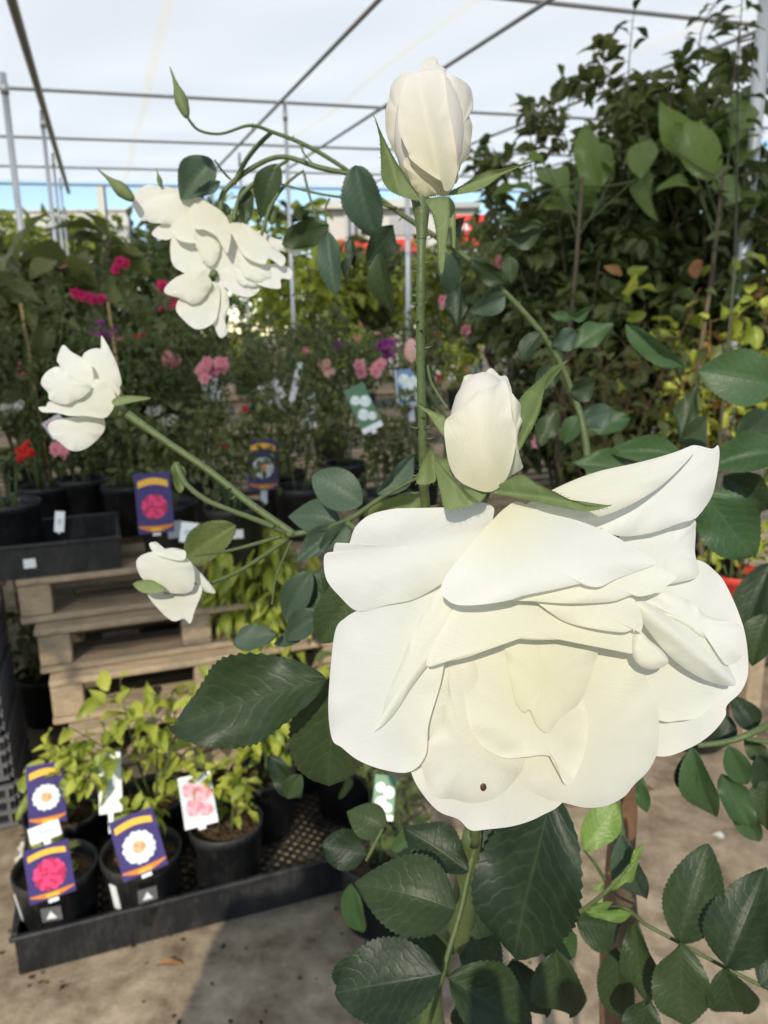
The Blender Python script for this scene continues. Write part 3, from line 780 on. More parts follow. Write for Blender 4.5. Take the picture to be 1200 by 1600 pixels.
def plant(base, label, cat='potted plant', group=None, pot=(PR, PH, 'plastic'), seed=0, canes=4, height=.4, spread=.15, twigs=5, tw=.14, size=.045, ratio=.55, mat='mid_leaf', per=2, n_obj=25, ls='lo', flowers=(), stake=None, hang=.3, stem='stem', name='potted_rose', lean=Vector((0, 0, 0)), first=.25, r0=.005, cset=None):
    rg = random.Random(seed); t = thing(name, base, label, cat, group)
    pot_on(t, base, *pot) if pot else None
    b = base + Vector((0, 0, pot[1] * .8 if pot else 0))
    tubes, nodes, tips = bush_skeleton(rg, b, canes, height, spread, twigs, tw, lean, r0, first)
    stems_ob(t, tubes, M[stem])
    dress(t, rg, node_leaves(rg, nodes, per, size, ratio, hang), n_obj, ls, mat, cset=cset)
    if stake:
        dx, hh = stake; s = base + Vector((.03, .01, .06)); MB().tube([s, s + Vector((dx, .02, hh))], .0055, 6).ob('stake', M['bamboo'], t, True)
    for k, (m, n_, r) in enumerate(flowers):
        for q in range(n_):
            p, d = tips[rg.randrange(len(tips))]; p = p + Vector((rg.uniform(-.03, .03), rg.uniform(-.03, .03), rg.uniform(0, .03)))
            bloom(t, p, (d + Vector((0, -.5, .4))), r * rg.uniform(.55, .9), m, rg)
    return t
AZC = -PI / 2 + .25       # pots' side facing the camera
pA = tr(.095, .10); t = plant(pA, 'front left black pot in the ground tray, pink rose tag on its rim', group='pots in the ground tray', seed=1, canes=2, height=.10, spread=.05, twigs=2, tw=.05, n_obj=4, size=.03, mat='lime_leaf')
emblem(t, pA, PR, PH, AZC); sticker(t, pA, PR, PH, AZC - 1.1, .012, .08)
pB = tr(.30, .085); t = plant(pB, 'black pot with pale bark mulch and a white rose tag in the ground tray', group='pots in the ground tray', seed=2, canes=2, height=.16, spread=.06, twigs=3, tw=.06, n_obj=6, size=.035, mat='lime_leaf')
emblem(t, pB, PR, PH, AZC + .15); sticker(t, pB, PR, PH, AZC - .75)
pC = tr(.52, .13); t = plant(pC, 'black pot with dark soil and a pale pink flower tag in the ground tray', group='pots in the ground tray', seed=3, canes=2, height=.22, spread=.08, twigs=4, tw=.08, n_obj=10, size=.04, mat='lime_leaf', stake=(0, .27))
pE = tr(.10, .335); plant(pE, 'black pot of arching yellow-green shoots at the back left of the ground tray', group='pots in the ground tray', seed=14, canes=4, height=.25, spread=.13, twigs=4, tw=.11, n_obj=45, size=.06, ratio=.5, mat='lime_leaf', per=1, ls='md', lean=Vector((.25, -.1, 0)))
pF = tr(.345, .33); plant(pF, 'tall black pot of bright lime leaves in the middle of the ground tray', group='pots in the ground tray', seed=25, canes=5, height=.40, spread=.2, twigs=3, tw=.13, n_obj=80, size=.065, ratio=.52, mat='lime_leaf', per=1, ls='md', first=.2)
pD = tr(.66, .33); plant(pD, 'dark back pot with lime shoots at the right end of the ground tray', group='pots in the ground tray', seed=36, canes=5, height=.30, spread=.17, twigs=5, tw=.13, n_obj=60, size=.06, ratio=.5, mat='lime_leaf', per=1, ls='md')
def tag_px(px, py, d, w_px, h_px, roll, label, kind, up=.3, side=0, spike=.05):
    p = P(px, py, d); n_ = TOCAM(p, up) + Vector((side, 0, 0)); s = d / 1200
    return tag_card(p, n_, roll, w_px * s, h_px * s, label, kind, spike=spike)
tag_px(77, 1361, 1.80, 66, 80, .02, 'purple tag with a hot pink rose in the front left pot', 'pink', .25, spike=.008)
tag_px(216, 1318, 1.86, 68, 92, .16, 'purple tag with a cream white rose tilted over bark mulch', 'white', .25, spike=.008)
tag_px(309, 1250, 2.02, 50, 78, .08, 'white tag with a cluster of pale pink flowers', 'palepink', .2, spike=.008)
tag_px(72, 1240, 2.0, 54, 92, -.06, 'purple tag with a white rose half hidden by lime leaves', 'white', .2)
tag_px(172, 1222, 2.08, 34, 92, -.08, 'plain pale plastic strip tag among lime leaves', 'plain', .2)
tag_px(70, 1300, 1.86, 45, 26, .1, 'torn white paper label behind the front left pot', 'plain', .6, spike=.02)
# small cream flower on the ground
fl = thing('fallen_flower', on(42, 1335, .03), 'small cream ball flower beside the front left pot', 'flower')
rg = random.Random(4)
for k, (x, y) in enumerate(((40, 1325), (48, 1338), (34, 1346))):
    bloom(fl, on(x, y, .05), Vector((-.1, -.6, .7)), .022, 'petal_bud', rg)
MB().tube([on(44, 1340, .045), on(52, 1352, .004)], .003, 5).ob('stem', M['stem'], fl, True)
# the loose yellow-green shrub right of the pallets
yb = on(430, 1175, 0.0)
plant(yb, 'drooping yellow and green variegated shrub right of the pallets', name='potted_shrub', seed=9, pot=(.13, .24, 'plastic'), canes=8, height=.62, spread=.2, twigs=7, tw=.17, size=.085, ratio=.36, mat='lime_leaf', per=2, n_obj=110, ls='md', hang=1.1, first=.3)
plant(on(75, 1150, 0) + AX * .15, 'small green leaved plant in front of the pallet corner', name='potted_shrub', seed=19, pot=(.11, .2, 'plastic'), canes=4, height=.30, spread=.13, twigs=5, tw=.11, size=.05, ratio=.6, mat='mid_leaf', per=1, n_obj=45, ls='md')

# ------------------------------------------------------------------ pots on the pallet stack and the benches
def bp(px, py_rim, h=PH): 
    return on(px, py_rim, BZ + h) - Vector((0, 0, h - .003))
G1 = 'rose pots on the pallets'
plant(bp(128, 752) + Vector((0, .0, .012)), 'bushy fine leaved pot in the black tray on the topmost pallet', group=G1, seed=51, canes=6, height=.22, spread=.14, twigs=6, tw=.1, size=.03, mat='mid_leaf', per=2, n_obj=30)
plant(bp(15, 790) + Vector((0, .0, .012)), 'black pot with bare green shoots at the left end of the upper tray', group=G1, seed=52, canes=6, height=.26, spread=.13, twigs=1, tw=.06, size=.025, mat='mid_leaf', per=1, n_obj=8, first=.6)
q = [(262, 785, .42, 'small rose behind the crimson rose tag on the pallets', 53), (365, 790, .36, 'short rose in the black pot beside the grey label', 54), (470, 760, .40, 'leafy rose right of the light blue rose tag', 55), (600, 770, .4, 'rose pot hidden behind the lone upright stem', 56)]
for x, y, hgt, lab, sd in q:
    t = plant(bp(x, y), lab, group=G1, seed=sd, canes=5, height=hgt, spread=.17, twigs=6, tw=.13, size=.032, mat='olive_leaf', per=2, n_obj=20)
    if sd in (53,): sticker(t, bp(x, y), PR, PH, -PI / 2 + .45, .045, .06, 'label_grey')
    if sd in (54,): sticker(t, bp(x, y), PR, PH, -PI / 2 + .2, .05, .03)
tag_px(241, 786, 2.33, 54, 94, 0, 'dark blue tag with a crimson rose on the pallets', 'pink', -.05, spike=.008)
tag_px(411, 726, 2.78, 46, 80, -.02, 'dark blue tag with a light blue and white rose', 'white', -.05)
tag_px(568, 638, 2.2, 34, 74, .42, 'tilted green tag with white flowers hanging among canes', 'green', 0, spike=.01)
tag_px(640, 606, 2.6, 42, 58, .08, 'blue framed tag with white flowers behind the tall stem', 'blue', 0)
tag_px(462, 597, 3.0, 9, 62, -.25, 'thin white strip tag leaning beside a bamboo stake', 'plain', 0, spike=.02)
tag_px(482, 640, 3.1, 22, 54, .02, 'small grey white tag right of the bamboo stake', 'plain', 0)
tag_px(330, 600, 3.3, 30, 50, .15, 'white tag standing under the pink flower heads', 'plain', 0)
tag_px(425, 612, 3.3, 34, 34, .5, 'square white tag turned on its corner among twigs', 'plain', 0)
tag_px(88, 667, 2.6, 30, 30, .5, 'pale pink tag just under the left white rose', 'palepink', 0, spike=.02)
tag_px(600, 1246, 1.1, 34, 66, -.12, 'white tag with a green leaf picture below the big bloom', 'green', .1, spike=.01)
tag_px(93, 815, 2.3, 14, 32, -.15, 'narrow white tag on the pot in the upper tray', 'plain', 0, spike=.005)
tag_px(295, 832, 2.28, 26, 32, -.2, 'grey white tag hanging at the pot beside the crimson rose tag', 'plain', 0, spike=.005)

G2 = 'rose pots in the second row'
rg = random.Random(77)
names2 = ['fine leaved rose, first from the left in the second row', 'fine leaved rose with pink heads, second from the left in the second row', 'fine leaved rose with a bamboo stake behind the left white rose', 'reddish twigged rose under the white rose cluster', 'feathery rose behind the small white strip tag', 'feathery rose with a bamboo stake below the white rose cluster', 'feathery rose with a second bamboo stake left of the tall stem', 'dense feathery rose just left of the tall stem', 'dark fine rose just right of the tall stem', 'dark fine rose beside the sloping green stem', 'fine leaved rose at the foot of the dark shrub']
fl2 = [(), (('petal_pink', 3, .03),), (('petal_red', 2, .025),), (('petal_pink', 2, .03),), (), (('petal_peach', 2, .025),), (('petal_pink', 3, .03),), (('petal_magenta', 2, .03),), (), (('petal_purple', 2, .03),), (('petal_pink', 2, .03),)]
for i, lab in enumerate(names2):
    b_ = -1.75 + .3 * i; a_ = pa0 + .48 + .1 * (i % 2)
    if i < 7: base = loc(b_ - .05, a_ + .1, BZ + .002) if loc(b_, a_).x > pb0 else loc(b_, a_, BZ)
    else: base = loc(b_, a_, BZ + .002)
    plant(base, lab, group=G2, seed=100 + i, canes=6, height=.72 + .1 * rg.random() - (.1 if i > 7 else 0), spread=.24, twigs=9, tw=.17, size=.03, ratio=.42, mat=['mid_leaf', 'olive_leaf', 'mid_leaf'][i % 3], per=3, n_obj=22, flowers=fl2[i], stake=((-.05, .8) if i in (2, 5, 6) else None), first=.12)
G3 = 'rose pots in the third row'
names3 = ['tall thin rose at the left end of the third row', 'tall rose with magenta heads behind the left shrub', 'tall rose with red heads right of the left shrub', 'tall pale rose between the shrub and the cluster', 'broad olive rose right behind the white cluster', 'broad feathery rose above the first bamboo stake', 'broad feathery rose between the two bamboo stakes', 'bright green rose left of the tall stem in the third row', 'bushy rose right of the tall stem in the third row', 'bushy rose in front of the dark shrub in the third row']
fl3 = [(), (('petal_magenta', 3, .045),), (('petal_red', 3, .035),), (('petal_pink', 3, .04),), (), (), (('petal_peach', 2, .03),), (('petal_pink', 2, .03),), (('petal_pink', 3, .035),), ()]
for i, lab in enumerate(names3):
    b_ = -2.55 + .42 * i
    plant(loc(b_, pa0 + 1.65 + .15 * (i % 2), .702), lab, group=G3, seed=200 + i, canes=7, height=.8 + .12 * rg.random(), spread=.3, twigs=9, tw=.2, size=.036, ratio=.45, mat=['olive_leaf', 'mid_leaf'][i % 2], per=3, n_obj=14, flowers=fl3[i], first=.12)
G4 = 'flowering pots on the far benches'
for i in range(16):
    b_ = -3.7 + .45 * i; c = ('pink', 'white', 'red', 'peach')[i % 4]
    pos = ['first', 'second', 'third', 'fourth', 'fifth', 'sixth', 'seventh', 'eighth', 'ninth', 'tenth', 'eleventh', 'twelfth', 'thirteenth', 'fourteenth', 'fifteenth', 'sixteenth'][i]
    plant(loc(b_, pa0 + 3.7 + .2 * (i % 2), .752), f'{c} flowered bush, {pos} from the left on the third row bench', group=G4, seed=300 + i, canes=6, height=.5, spread=.24, twigs=5, tw=.18, size=.06, mat=['lime_leaf', 'mid_leaf', 'olive_leaf'][i % 3], per=2, n_obj=0, flowers=(('petal_pink' if c == 'pink' else 'petal_far' if c == 'white' else 'petal_red' if c == 'red' else 'petal_peach', 8, .05),), name='flowering_plant', first=.1)
for i in range(12):
    b_ = -4.3 + .72 * i; c = ('white', 'pink', 'peach')[i % 3]
    pos = ['first', 'second', 'third', 'fourth', 'fifth', 'sixth', 'seventh', 'eighth', 'ninth', 'tenth', 'eleventh', 'twelfth'][i]
    plant(loc(b_, pa0 + 6.1, .802), f'{c} flowered bush, {pos} from the left on the farthest bench', group=G4, seed=400 + i, canes=6, height=.55, spread=.3, twigs=5, tw=.22, size=.08, mat=['lime_leaf', 'olive_leaf'][i % 2], per=2, n_obj=0, flowers=(('petal_pink' if c == 'pink' else 'petal_far' if c == 'white' else 'petal_peach', 10, .06),), name='flowering_plant', first=.1)

# ------------------------------------------------------------------ left shrub and right shrubs
def shrub_at(px, py, d, name, label, drop=0, **kw):
    """crown centre at a pixel; the pot stands on the ground below it"""
    c = P(px, py, d); base = Vector((c.x, c.y, drop))
    return base, c.z - drop
b, hz = shrub_at(40, 390, 3.5, '', '')
ls_t = plant(Vector((b.x, b.y, .0)), 'big leaved dark shrub with drooping leaves at the left edge', name='leafy_shrub', pot=(.16, .3, 'plastic'), seed=61, canes=12, height=1.72, spread=.5, twigs=8, tw=.34, size=.2, ratio=.48, mat='olive_leaf', per=1, n_obj=220, ls='md', hang=.5, stem='cane', r0=.011, first=.6)
b, hz = shrub_at(215, 440, 3.5, '', '')
plant(Vector((b.x, b.y, .0)), 'dark shrub with crimson flower heads left of the white cluster', name='flowering_shrub', pot=(.16, .3, 'plastic'), seed=62, canes=11, height=1.42, spread=.4, twigs=9, tw=.26, size=.075, ratio=.55, mat='mid_leaf', per=3, n_obj=70, ls='lo', flowers=(('petal_magenta', 6, .045), ('petal_red', 2, .035)), stem='cane', r0=.008, first=.3)
RS = [
 (915, 400, 3.3, 'dense dark green shrub with small glossy leaves right of the stems', dict(seed=71, canes=15, height=2.0, spread=.5, twigs=13, tw=.34, size=.07, ratio=.55, mat='mid_leaf', per=8, n_obj=240, ls='lo', stem='cane', first=.28)),
 (1110, 360, 3.1, 'tall dark shrub growing beside the steel post at right', dict(seed=72, canes=15, height=2.3, spread=.5, twigs=13, tw=.32, size=.07, ratio=.55, mat='mid_leaf', per=7, n_obj=200, ls='lo', stem='cane', first=.28)),
 (1010, 330, 3.7, 'broad olive shrub filling the gap between the two dark shrubs', dict(seed=73, canes=16, height=2.35, spread=.6, twigs=14, tw=.34, size=.075, ratio=.55, mat='olive_leaf', per=8, n_obj=150, ls='lo', stem='cane', first=.35)),
]
for px, py, d, lab, kw in RS:
    b, hz = shrub_at(px, py, d, '', '')
    plant(Vector((b.x, b.y, 0)), lab, name='leafy_shrub', pot=(.17, .3, 'plastic'), r0=.01, **kw)
# large paddle leaved plants
def paddle(px, d, leaves, label, seed):
    rg = random.Random(seed); b = P(px, 512, d); b.z = 0
    t = thing('broadleaf_plant', b, label, 'plant'); pot_on(t, b, .15, .28)
    top = b.copy(); top.z = P(px, 285, d).z; low = top.copy(); low.z -= .22
    MB().tube([b + Vector((0, 0, .2)), b + Vector((.07, .03, .6)), b + Vector((-.05, .02, 1.0)), low + Vector((-.01, 0, -.1)), top], [.012, .011, .009, .008, .005], 7).ob('stem', M['cane'], t, True)
    for k, (x0, y0, x1, y1, w) in enumerate(leaves):
        p0 = P(x0, y0, d + .1 * math.sin(k * 2.1)); p1 = P(x1, y1, d + .15 * math.cos(k * 1.7)); ax = p1 - p0
        ob('leaf', leaf_mesh('big', k, 'big_leaf'), t, leaf_M(p0, ax, TOCAM(p0, .6) + uvec(rg) * .75, ax.length, w * .72 * d / 1200))
        MB().tube(bez(low.lerp(top, (k * .37) % 1), (low.lerp(top, (k * .37) % 1) + p0) / 2 + Vector((0, 0, -.02)), p0, 5), .0035, 5).ob('stalk', M['stem'], t, True)
paddle(900, 2.85, [(885, 310, 838, 232, 60), (900, 300, 955, 250, 62), (935, 300, 905, 190, 60), (960, 270, 900, 195, 40), (880, 330, 850, 300, 55), (1000, 280, 1010, 205, 62), (1010, 260, 1000, 330, 55), (935, 330, 870, 280, 60), (830, 300, 780, 280, 28), (850, 255, 810, 235, 30)], 'plant with large pale paddle leaves above the dense dark shrub', 81)
paddle(1110, 2.65, [(1080, 240, 1150, 170, 75), (1095, 250, 1030, 175, 70), (1120, 280, 1070, 190, 80), (1140, 230, 1180, 120, 70), (1150, 260, 1195, 200, 70), (1110, 290, 1170, 300, 70), (1090, 300, 1040, 270, 60), (1160, 330, 1200, 280, 70), (1050, 230, 1100, 165, 60)], 'plant with large pale paddle leaves beside the steel post', 82)
# tall thin upright shoots against the roof
def wand(pts, d, n, size, label, seed, mat='dark_leaf', ends=True):
    rg = random.Random(seed); L = smooth_line([tuple(P(x, y, d)) for x, y in pts], 6); L = [Vector(p) for p in L]
    base = Vector((L[0].x, L[0].y, 0)); t = thing('slender_shrub', base, label, 'shrub', 'slender upright shoots'); pot_on(t, base, .12, .24)
    full = [base + Vector((0, 0, .2)), base.lerp(L[0], .6)] + L
    full[1].z = L[0].z * .6
    MB().tube(full, [.006] * 2 + list(np.linspace(.0045, .0015, len(L))), 6).ob('stem', M['stem_dark'], t, True)
    for k in range(n):
        f_ = (k + .5) / n * (len(L) - 1); i = min(int(f_), len(L) - 2); p = L[i].lerp(L[i + 1], f_ - i)
        az = k * 2.4 + rg.uniform(-.4, .4); dd = Vector((math.cos(az), math.sin(az) * .7, rg.uniform(-.15, .75))).normalized()
        q = p + dd * size * .35
        s = size * rg.uniform(.7, 1.15)
        o = ob('leaf', leaf_mesh('md', k, mat), t, leaf_M(q, dd + Vector((0, 0, rg.uniform(-.5, .1))), Vector((0, -.3, 1)) + uvec(rg) * .7, s, s * .5))
        MB().tube([p, q], .0012, 4).ob('stalk', M['stem_dark'], o)
wand([(982, 330), (984, 240), (982, 120), (990, 20)], 3.15, 24, .062, 'slim shoot with sparse small leaves, leftmost tall one against the roof', 91)
wand([(1085, 240), (1088, 130), (1096, 50), (1118, 2)], 3.1, 22, .062, 'slim shoot with a bent tip in the middle of the tall shoots', 92)
wand([(1148, 420), (1152, 260), (1153, 120), (1160, -10)], 2.45, 38, .068, 'dark slim shoot with red stem beside the steel post', 93)
wand([(830, 330), (830, 260), (828, 180)], 3.3, 12, .058, 'short slim shoot with small leaves left of the paddle leaves', 94)
# sunlit tangle with dry leaves at right
rp = P(1185, 905, 2.85); rb_, ra_ = to_loc(rp)
bench(rb_ - .75, ra_ - .15, 1.9, .6, .40, 'small wooden bench holding the red pot at the right edge')
b = loc(rb_ - .02, ra_ + .25)
plant(Vector((b.x, b.y, .402)), 'sunlit shrub with small lime leaves and dry brown ones at right', name='leafy_shrub', pot=(.15, .28, 'plastic'), seed=95, canes=9, height=1.05, spread=.3, twigs=8, tw=.22, size=.07, ratio=.55, mat='lime_leaf', per=1, n_obj=120, ls='md', stem='wood_cane', first=.35)
rgd = random.Random(8); dt = bpy.data.objects['leafy_shrub.004'] if 'leafy_shrub.004' in bpy.data.objects else None
if dt:
    for k in range(46):
        p = P(rgd.uniform(930, 1200), rgd.uniform(400, 650), rgd.uniform(2.55, 2.9)); s = rgd.uniform(.05, .1)
        ob('dry_leaf' if k % 3 == 0 else 'young_leaf', leaf_mesh('md', k, 'dry_leaf' if k % 3 == 0 else 'lime_leaf'), dt, leaf_M(p, uvec(rgd), uvec(rgd), s, s * .5))
# twiggy bare shrub behind the second bud
b = loc(rb_ - .55, ra_ + .2)
plant(Vector((b.x, b.y, .402)), 'bare twiggy shrub with few leaves behind the second bud', name='leafy_shrub', pot=(.15, .28, 'plastic'), seed=96, canes=10, height=.95, spread=.34, twigs=7, tw=.26, size=.06, ratio=.5, mat='olive_leaf', per=1, n_obj=80, ls='md', stem='wood_cane', first=.3)
# pots low at the right
q1 = loc(rb_ - .07, ra_ + .05, .402); q2 = loc(rb_ + .1, ra_ - .05, .402)
plant(q1, 'bright red pot of a small plant at the right edge', pot=(.11, .2, 'red_plastic'), seed=97, canes=5, height=.25, spread=.15, twigs=5, tw=.12, size=.05, mat='lime_leaf', per=1, n_obj=40, ls='md')
plant(q2, 'black pot with brown soil in front of the red pot at the right edge', pot=(.12, .2, 'plastic'), seed=98, canes=3, height=.12, spread=.1, twigs=3, tw=.08, size=.04, mat='mid_leaf', per=1, n_obj=12, ls='md')
# dark pots under the big bloom
for x, y, lab, sd in ((590, 1330, 'dark black pot in the shade right of the ground tray', 1), (540, 1180, 'second dark black pot in the shade behind the big bloom', 2)):
    p0 = on(x, y, .2); p0.z = .002
    plant(p0, lab, group='pots in the shade', seed=500 + sd, canes=4, height=.35, spread=.14, twigs=4, tw=.12, size=.05, mat='mid_leaf', per=1, n_obj=20, ls='md')
# litter on the concrete
for k, (x, y, m, lab) in enumerate(((1112, 1305, 'petal_far', 'pale yellow fallen petal on the sunlit concrete'), (245, 1508, 'dry_leaf', 'dry straw on the concrete below the tray'), (30, 1520, 'dry_leaf', 'brown leaf scrap at the tray corner'), (1010, 1235, 'dry_leaf', 'curled dry leaf on the concrete at right'))):
    p = on(x, y, .004); o = ob('fallen_leaf', leaf_mesh('md', k, m) if m != 'petal_far' else mk('fallen_leaf', *LEAF_MD[0][:2], M[m], True, LEAF_MD[0][2]), None, leaf_M(p, Vector((1, -.3 + .4 * k, 0)), Vector((0, 0, 1)), .05 if k != 1 else .09, .03 if k != 1 else .006))
    tag(o, lab, 'fallen leaf')

# single flower heads at the left
def heads(parent, pts, d, mat, r_px, seed):
    rg = random.Random(seed)
    for x, y in pts:
        for q in range(3):
            p = P(x + rg.uniform(-.5, .5) * r_px, y + rg.uniform(-.4, .4) * r_px, d + rg.uniform(-.02, .02))
            o = bloom(parent, p, Vector((rg.uniform(-.4, .4), -1, rg.uniform(0, .7))), r_px * .44 * d / 1200, mat, rg)
fsh = bpy.data.objects['flowering_shrub']
heads(fsh, [(190, 415), (128, 458), (148, 462), (252, 448), (268, 476)], 3.1, 'petal_magenta', 22, 1)
heads(fsh, [(150, 512), (165, 518)], 3.1, 'petal_purple', 22, 2); heads(fsh, [(218, 525)], 3.1, 'petal_red', 12, 3)
r2 = [o for o in bpy.data.objects if o.get('group') == G2 and o.type == 'EMPTY']
heads(r2[1], [(36, 578), (84, 578)], 3.0, 'petal_pink', 18, 4); heads(r2[2], [(264, 566), (268, 560)], 3.0, 'petal_pink', 20, 5)
heads(r2[3], [(312, 570), (325, 574), (345, 570), (318, 582)], 2.9, 'petal_pink', 24, 6); heads(r2[6], [(505, 572), (515, 580)], 3.1, 'petal_peach', 16, 7)
heads(r2[7], [(570, 575), (582, 580), (590, 575)], 3.0, 'petal_pink', 22, 8); heads(r2[7], [(603, 540), (612, 548)], 3.2, 'petal_purple', 22, 9)
heads(r2[0], [(38, 700), (46, 712), (36, 712)], 2.5, 'petal_red', 16, 10); heads(r2[1], [(93, 700), (98, 706)], 2.5, 'petal_pink', 22, 11)
heads(r2[0], [(10, 640), (25, 632)], 2.8, 'petal_far', 18, 12); heads(r2[2], [(240, 640), (262, 655)], 2.9, 'petal_far', 20, 13)
heads(r2[8], [(700, 470), (790, 410)], 3.4, 'petal_pink', 20, 14); heads(r2[9], [(845, 690)], 2.6, 'petal_pink', 20, 15); heads(r2[4], [(385, 640), (350, 700)], 2.9, 'petal_red', 10, 16)
# bark chips spilled round the tray
rg = random.Random(31); lit = MB()
for k in range(420):
    q = loc(tb + rg.uniform(.0, .95), ta + rg.uniform(.01, .46), .024) if k < 220 else loc(tb + rg.uniform(-.5, 1.2), ta + rg.gauss(.0, .28), .004)
    s_ = rg.uniform(.004, .012)
    if k >= 220 and q.z < .01: s_ *= .6
    lit.box(q + Vector((0, 0, s_ * .2)), s_ * 1.6, s_, s_ * .5, M=Matrix.Rotation(rg.uniform(0, 6), 4, 'Z') @ Matrix.Rotation(rg.uniform(-.5, .5), 4, 'X'))
o = lit.ob('bark_litter', M['soil'], None, origin=loc(tb, ta)); tag(o, 'brown bark chips spilled in and around the long ground tray', 'bark chips', kind='stuff')

# ------------------------------------------------------------------ the white rose bush
bush_base = Vector((.2, .42, .004))
bush = thing('rose_bush', bush_base, 'tall white rose bush with one huge open bloom, buds and smaller blooms on long stems', 'rose bush')
pot_on(bush, bush_base, .15, .28)

def petal(parent, out, d0, center, mat, gx=0, gy=0, kx=0, ky=0, rim=1.5, ruf=.5, nruf=7, bulge=None, seed=0, scale=1.0, base=None, D=.2, crease=None, sub=6, name='petal', R=None, rimp=5):
    """a curved petal whose outline follows the photo at its own depth; d in millimetres behind D"""
    rg = random.Random(seed * 7 + len(out)); A = smooth_line(out, sub, True); N = len(A)
    c = np.array(base) if base is not None else A.mean(0)
    K = 12; pts, uv = [], []
    cx, cy = A.mean(0); ph = rg.uniform(0, 6); s_mm = D / 1200 * 1000
    Rm = R or max(np.hypot(A[:, 0] - center[0], A[:, 1] - center[1]).max(), 1)
    per = np.cumsum(np.r_[0, np.hypot(*np.diff(A, axis=0).T)]); per /= per[-1] + 1e-9
    am = math.atan2(cy - center[1], cx - center[0])
    for k in range(K + 1):
        r = (k / K) ** .8
        for i in range(N):
            x, y = c + (A[i] - c) * r
            X, Y = (x - cx) * s_mm / 16.667, (y - cy) * s_mm / 16.667        # units of 16.7 mm
            d = d0 + gx * X + gy * Y + kx * X * X + ky * Y * Y
            d += rim * r ** rimp + ruf * r ** 3 * (math.sin(2 * PI * nruf * per[i] + ph) + .6 * math.sin(2 * PI * nruf * 1.7 * per[i] + ph * 2))
            d += .35 * math.sin(x * .045 + ph) * math.sin(y * .04 + ph * 1.7) * r
            if crease:
                (x0, y0, x1, y1), amt, wd = crease
                L = math.hypot(x1 - x0, y1 - y0); dist = abs((x - x0) * (y1 - y0) - (y - y0) * (x1 - x0)) / L
                d += amt * math.exp(-(dist / wd) ** 2)
            if bulge:
                bx_, by_, rx, ry, mm = bulge; q = 1 - ((x - bx_) / rx) ** 2 - ((y - by_) / ry) ** 2
                d -= mm * math.sqrt(max(q, 0))
            pts.append(P(x, y, D + d / 1000))
            an_ = math.atan2(y - center[1], x - center[0]) - am; an_ = (an_ + PI) % (2 * PI) - PI
            uv.append((an_ / (2 * PI) + .5 + seed * .37, min(1, math.hypot(x - center[0], y - center[1]) / Rm)))
    f = []
    for k in range(K):
        for i in range(N): f.append((k * N + i, k * N + (i + 1) % N, (k + 1) * N + (i + 1) % N, (k + 1) * N + i))
    return wob(name, pts, f, M[mat], parent, True, uv)
def core(parent_name, cx, cy, rx, ry, D, dep_mm, depth_off, mat, parent):
    """closed body behind the petals, base of the flower"""
    v, n, m = [], 16, 10
    for i in range(m + 1):
        th = PI * i / m
        for j in range(n):
            a = 2 * PI * j / n
            v.append(P(cx + rx * math.sin(th) * math.cos(a), cy - ry * math.cos(th), D + (depth_off + dep_mm * math.sin(th) * math.sin(a)) / 1000))
    f = [(i * n + j, i * n + (j + 1) % n, (i + 1) * n + (j + 1) % n, (i + 1) * n + j) for i in range(m) for j in range(n)]
    return wob(parent_name, v, f, M[mat], parent, True, [(0, .9)] * len(v))
def pxtube(pts, w_px, m='stem', parent=None, name='stem', n=10, sub=8, prick=0, seed=0):
    """stem through (px, py, depth) points; w_px widths in photo pixels"""
    A = smooth_line([(x, y, d * 1000) for x, y, d in pts], sub)
    ws = np.interp(np.linspace(0, 1, len(A)), np.linspace(0, 1, len(w_px)), w_px) if hasattr(w_px, '__len__') else [w_px] * len(A)
    b = MB(); L = [P(x, y, d / 1000) for x, y, d in A]; R = [w * .84 * d / 1000 / 2400 for w, (x, y, d) in zip(ws, A)]
    b.tube(L, R, n)
    rg = random.Random(seed)
    for k in range(prick):
        i = rg.randrange(1, len(L) - 1); dv = uvec(rg); t = (L[i + 1] - L[i]).normalized(); dv = (dv - t * dv.dot(t)).normalized()
        h = R[i] * rg.uniform(1.2, 2.2)
        b.tube([L[i] + dv * R[i] * .8, L[i] + dv * (R[i] + h * .5) - t * h * .1, L[i] + dv * (R[i] + h) - t * h * .35], [R[i] * .4, R[i] * .22, R[i] * .03], 5)
    return b.ob(name, M[m], parent or bush, True)

# ---- the huge bloom
D0 = .2
C0 = (850, 1060)
bl = core('bloom', 850, 880, 70, 60, D0, 10, 26, 'sepal', bush)
def bp_(out, d0, **kw): return petal(bl, out, d0, kw.pop('center', C0), kw.pop('mat', 'petal'), R=kw.pop('R', 330), seed=len(bl.children) + 3, **kw)
bp_([(1030,1182),(1075,1170),(1110,1148),(1133,1120),(1136,1102),(1158,1080),(1169,1050),(1166,1000),(1155,960),(1135,915),(1118,893),(1090,875),(1040,880),(960,930),(900,1000),(920,1100),(970,1160)], 19, gx=1.5, kx=1.2, ky=1.0, rim=-1.2, ruf=.5)
bp_([(969,838),(1040,822),(1083,812),(1087,830),(1086,865),(1092,898),(1060,910),(1010,915),(960,890)], 15, gx=1, gy=1, kx=.8, ky=.8, ruf=.5)
bp_([(640,1100),(636,1150),(642,1205),(660,1240),(686,1268),(716,1280),(735,1297),(760,1296),(805,1290),(845,1275),(882,1248),(890,1180),(860,1080),(780,1020),(690,1040)], 14, gy=2.2, kx=1.2, ky=.8, rim=-1.0, ruf=.6)
bp_([(560,953),(600,930),(650,905),(700,915),(700,980),(690,1060),(670,1130),(665,1180),(640,1206),(600,1203),(560,1188),(534,1168),(519,1155),(513,1110),(516,1050),(524,985),(540,965)], 8, gx=-2.5, kx=1.8, ky=.7, rim=-1.6, ruf=.5, rimp=7)
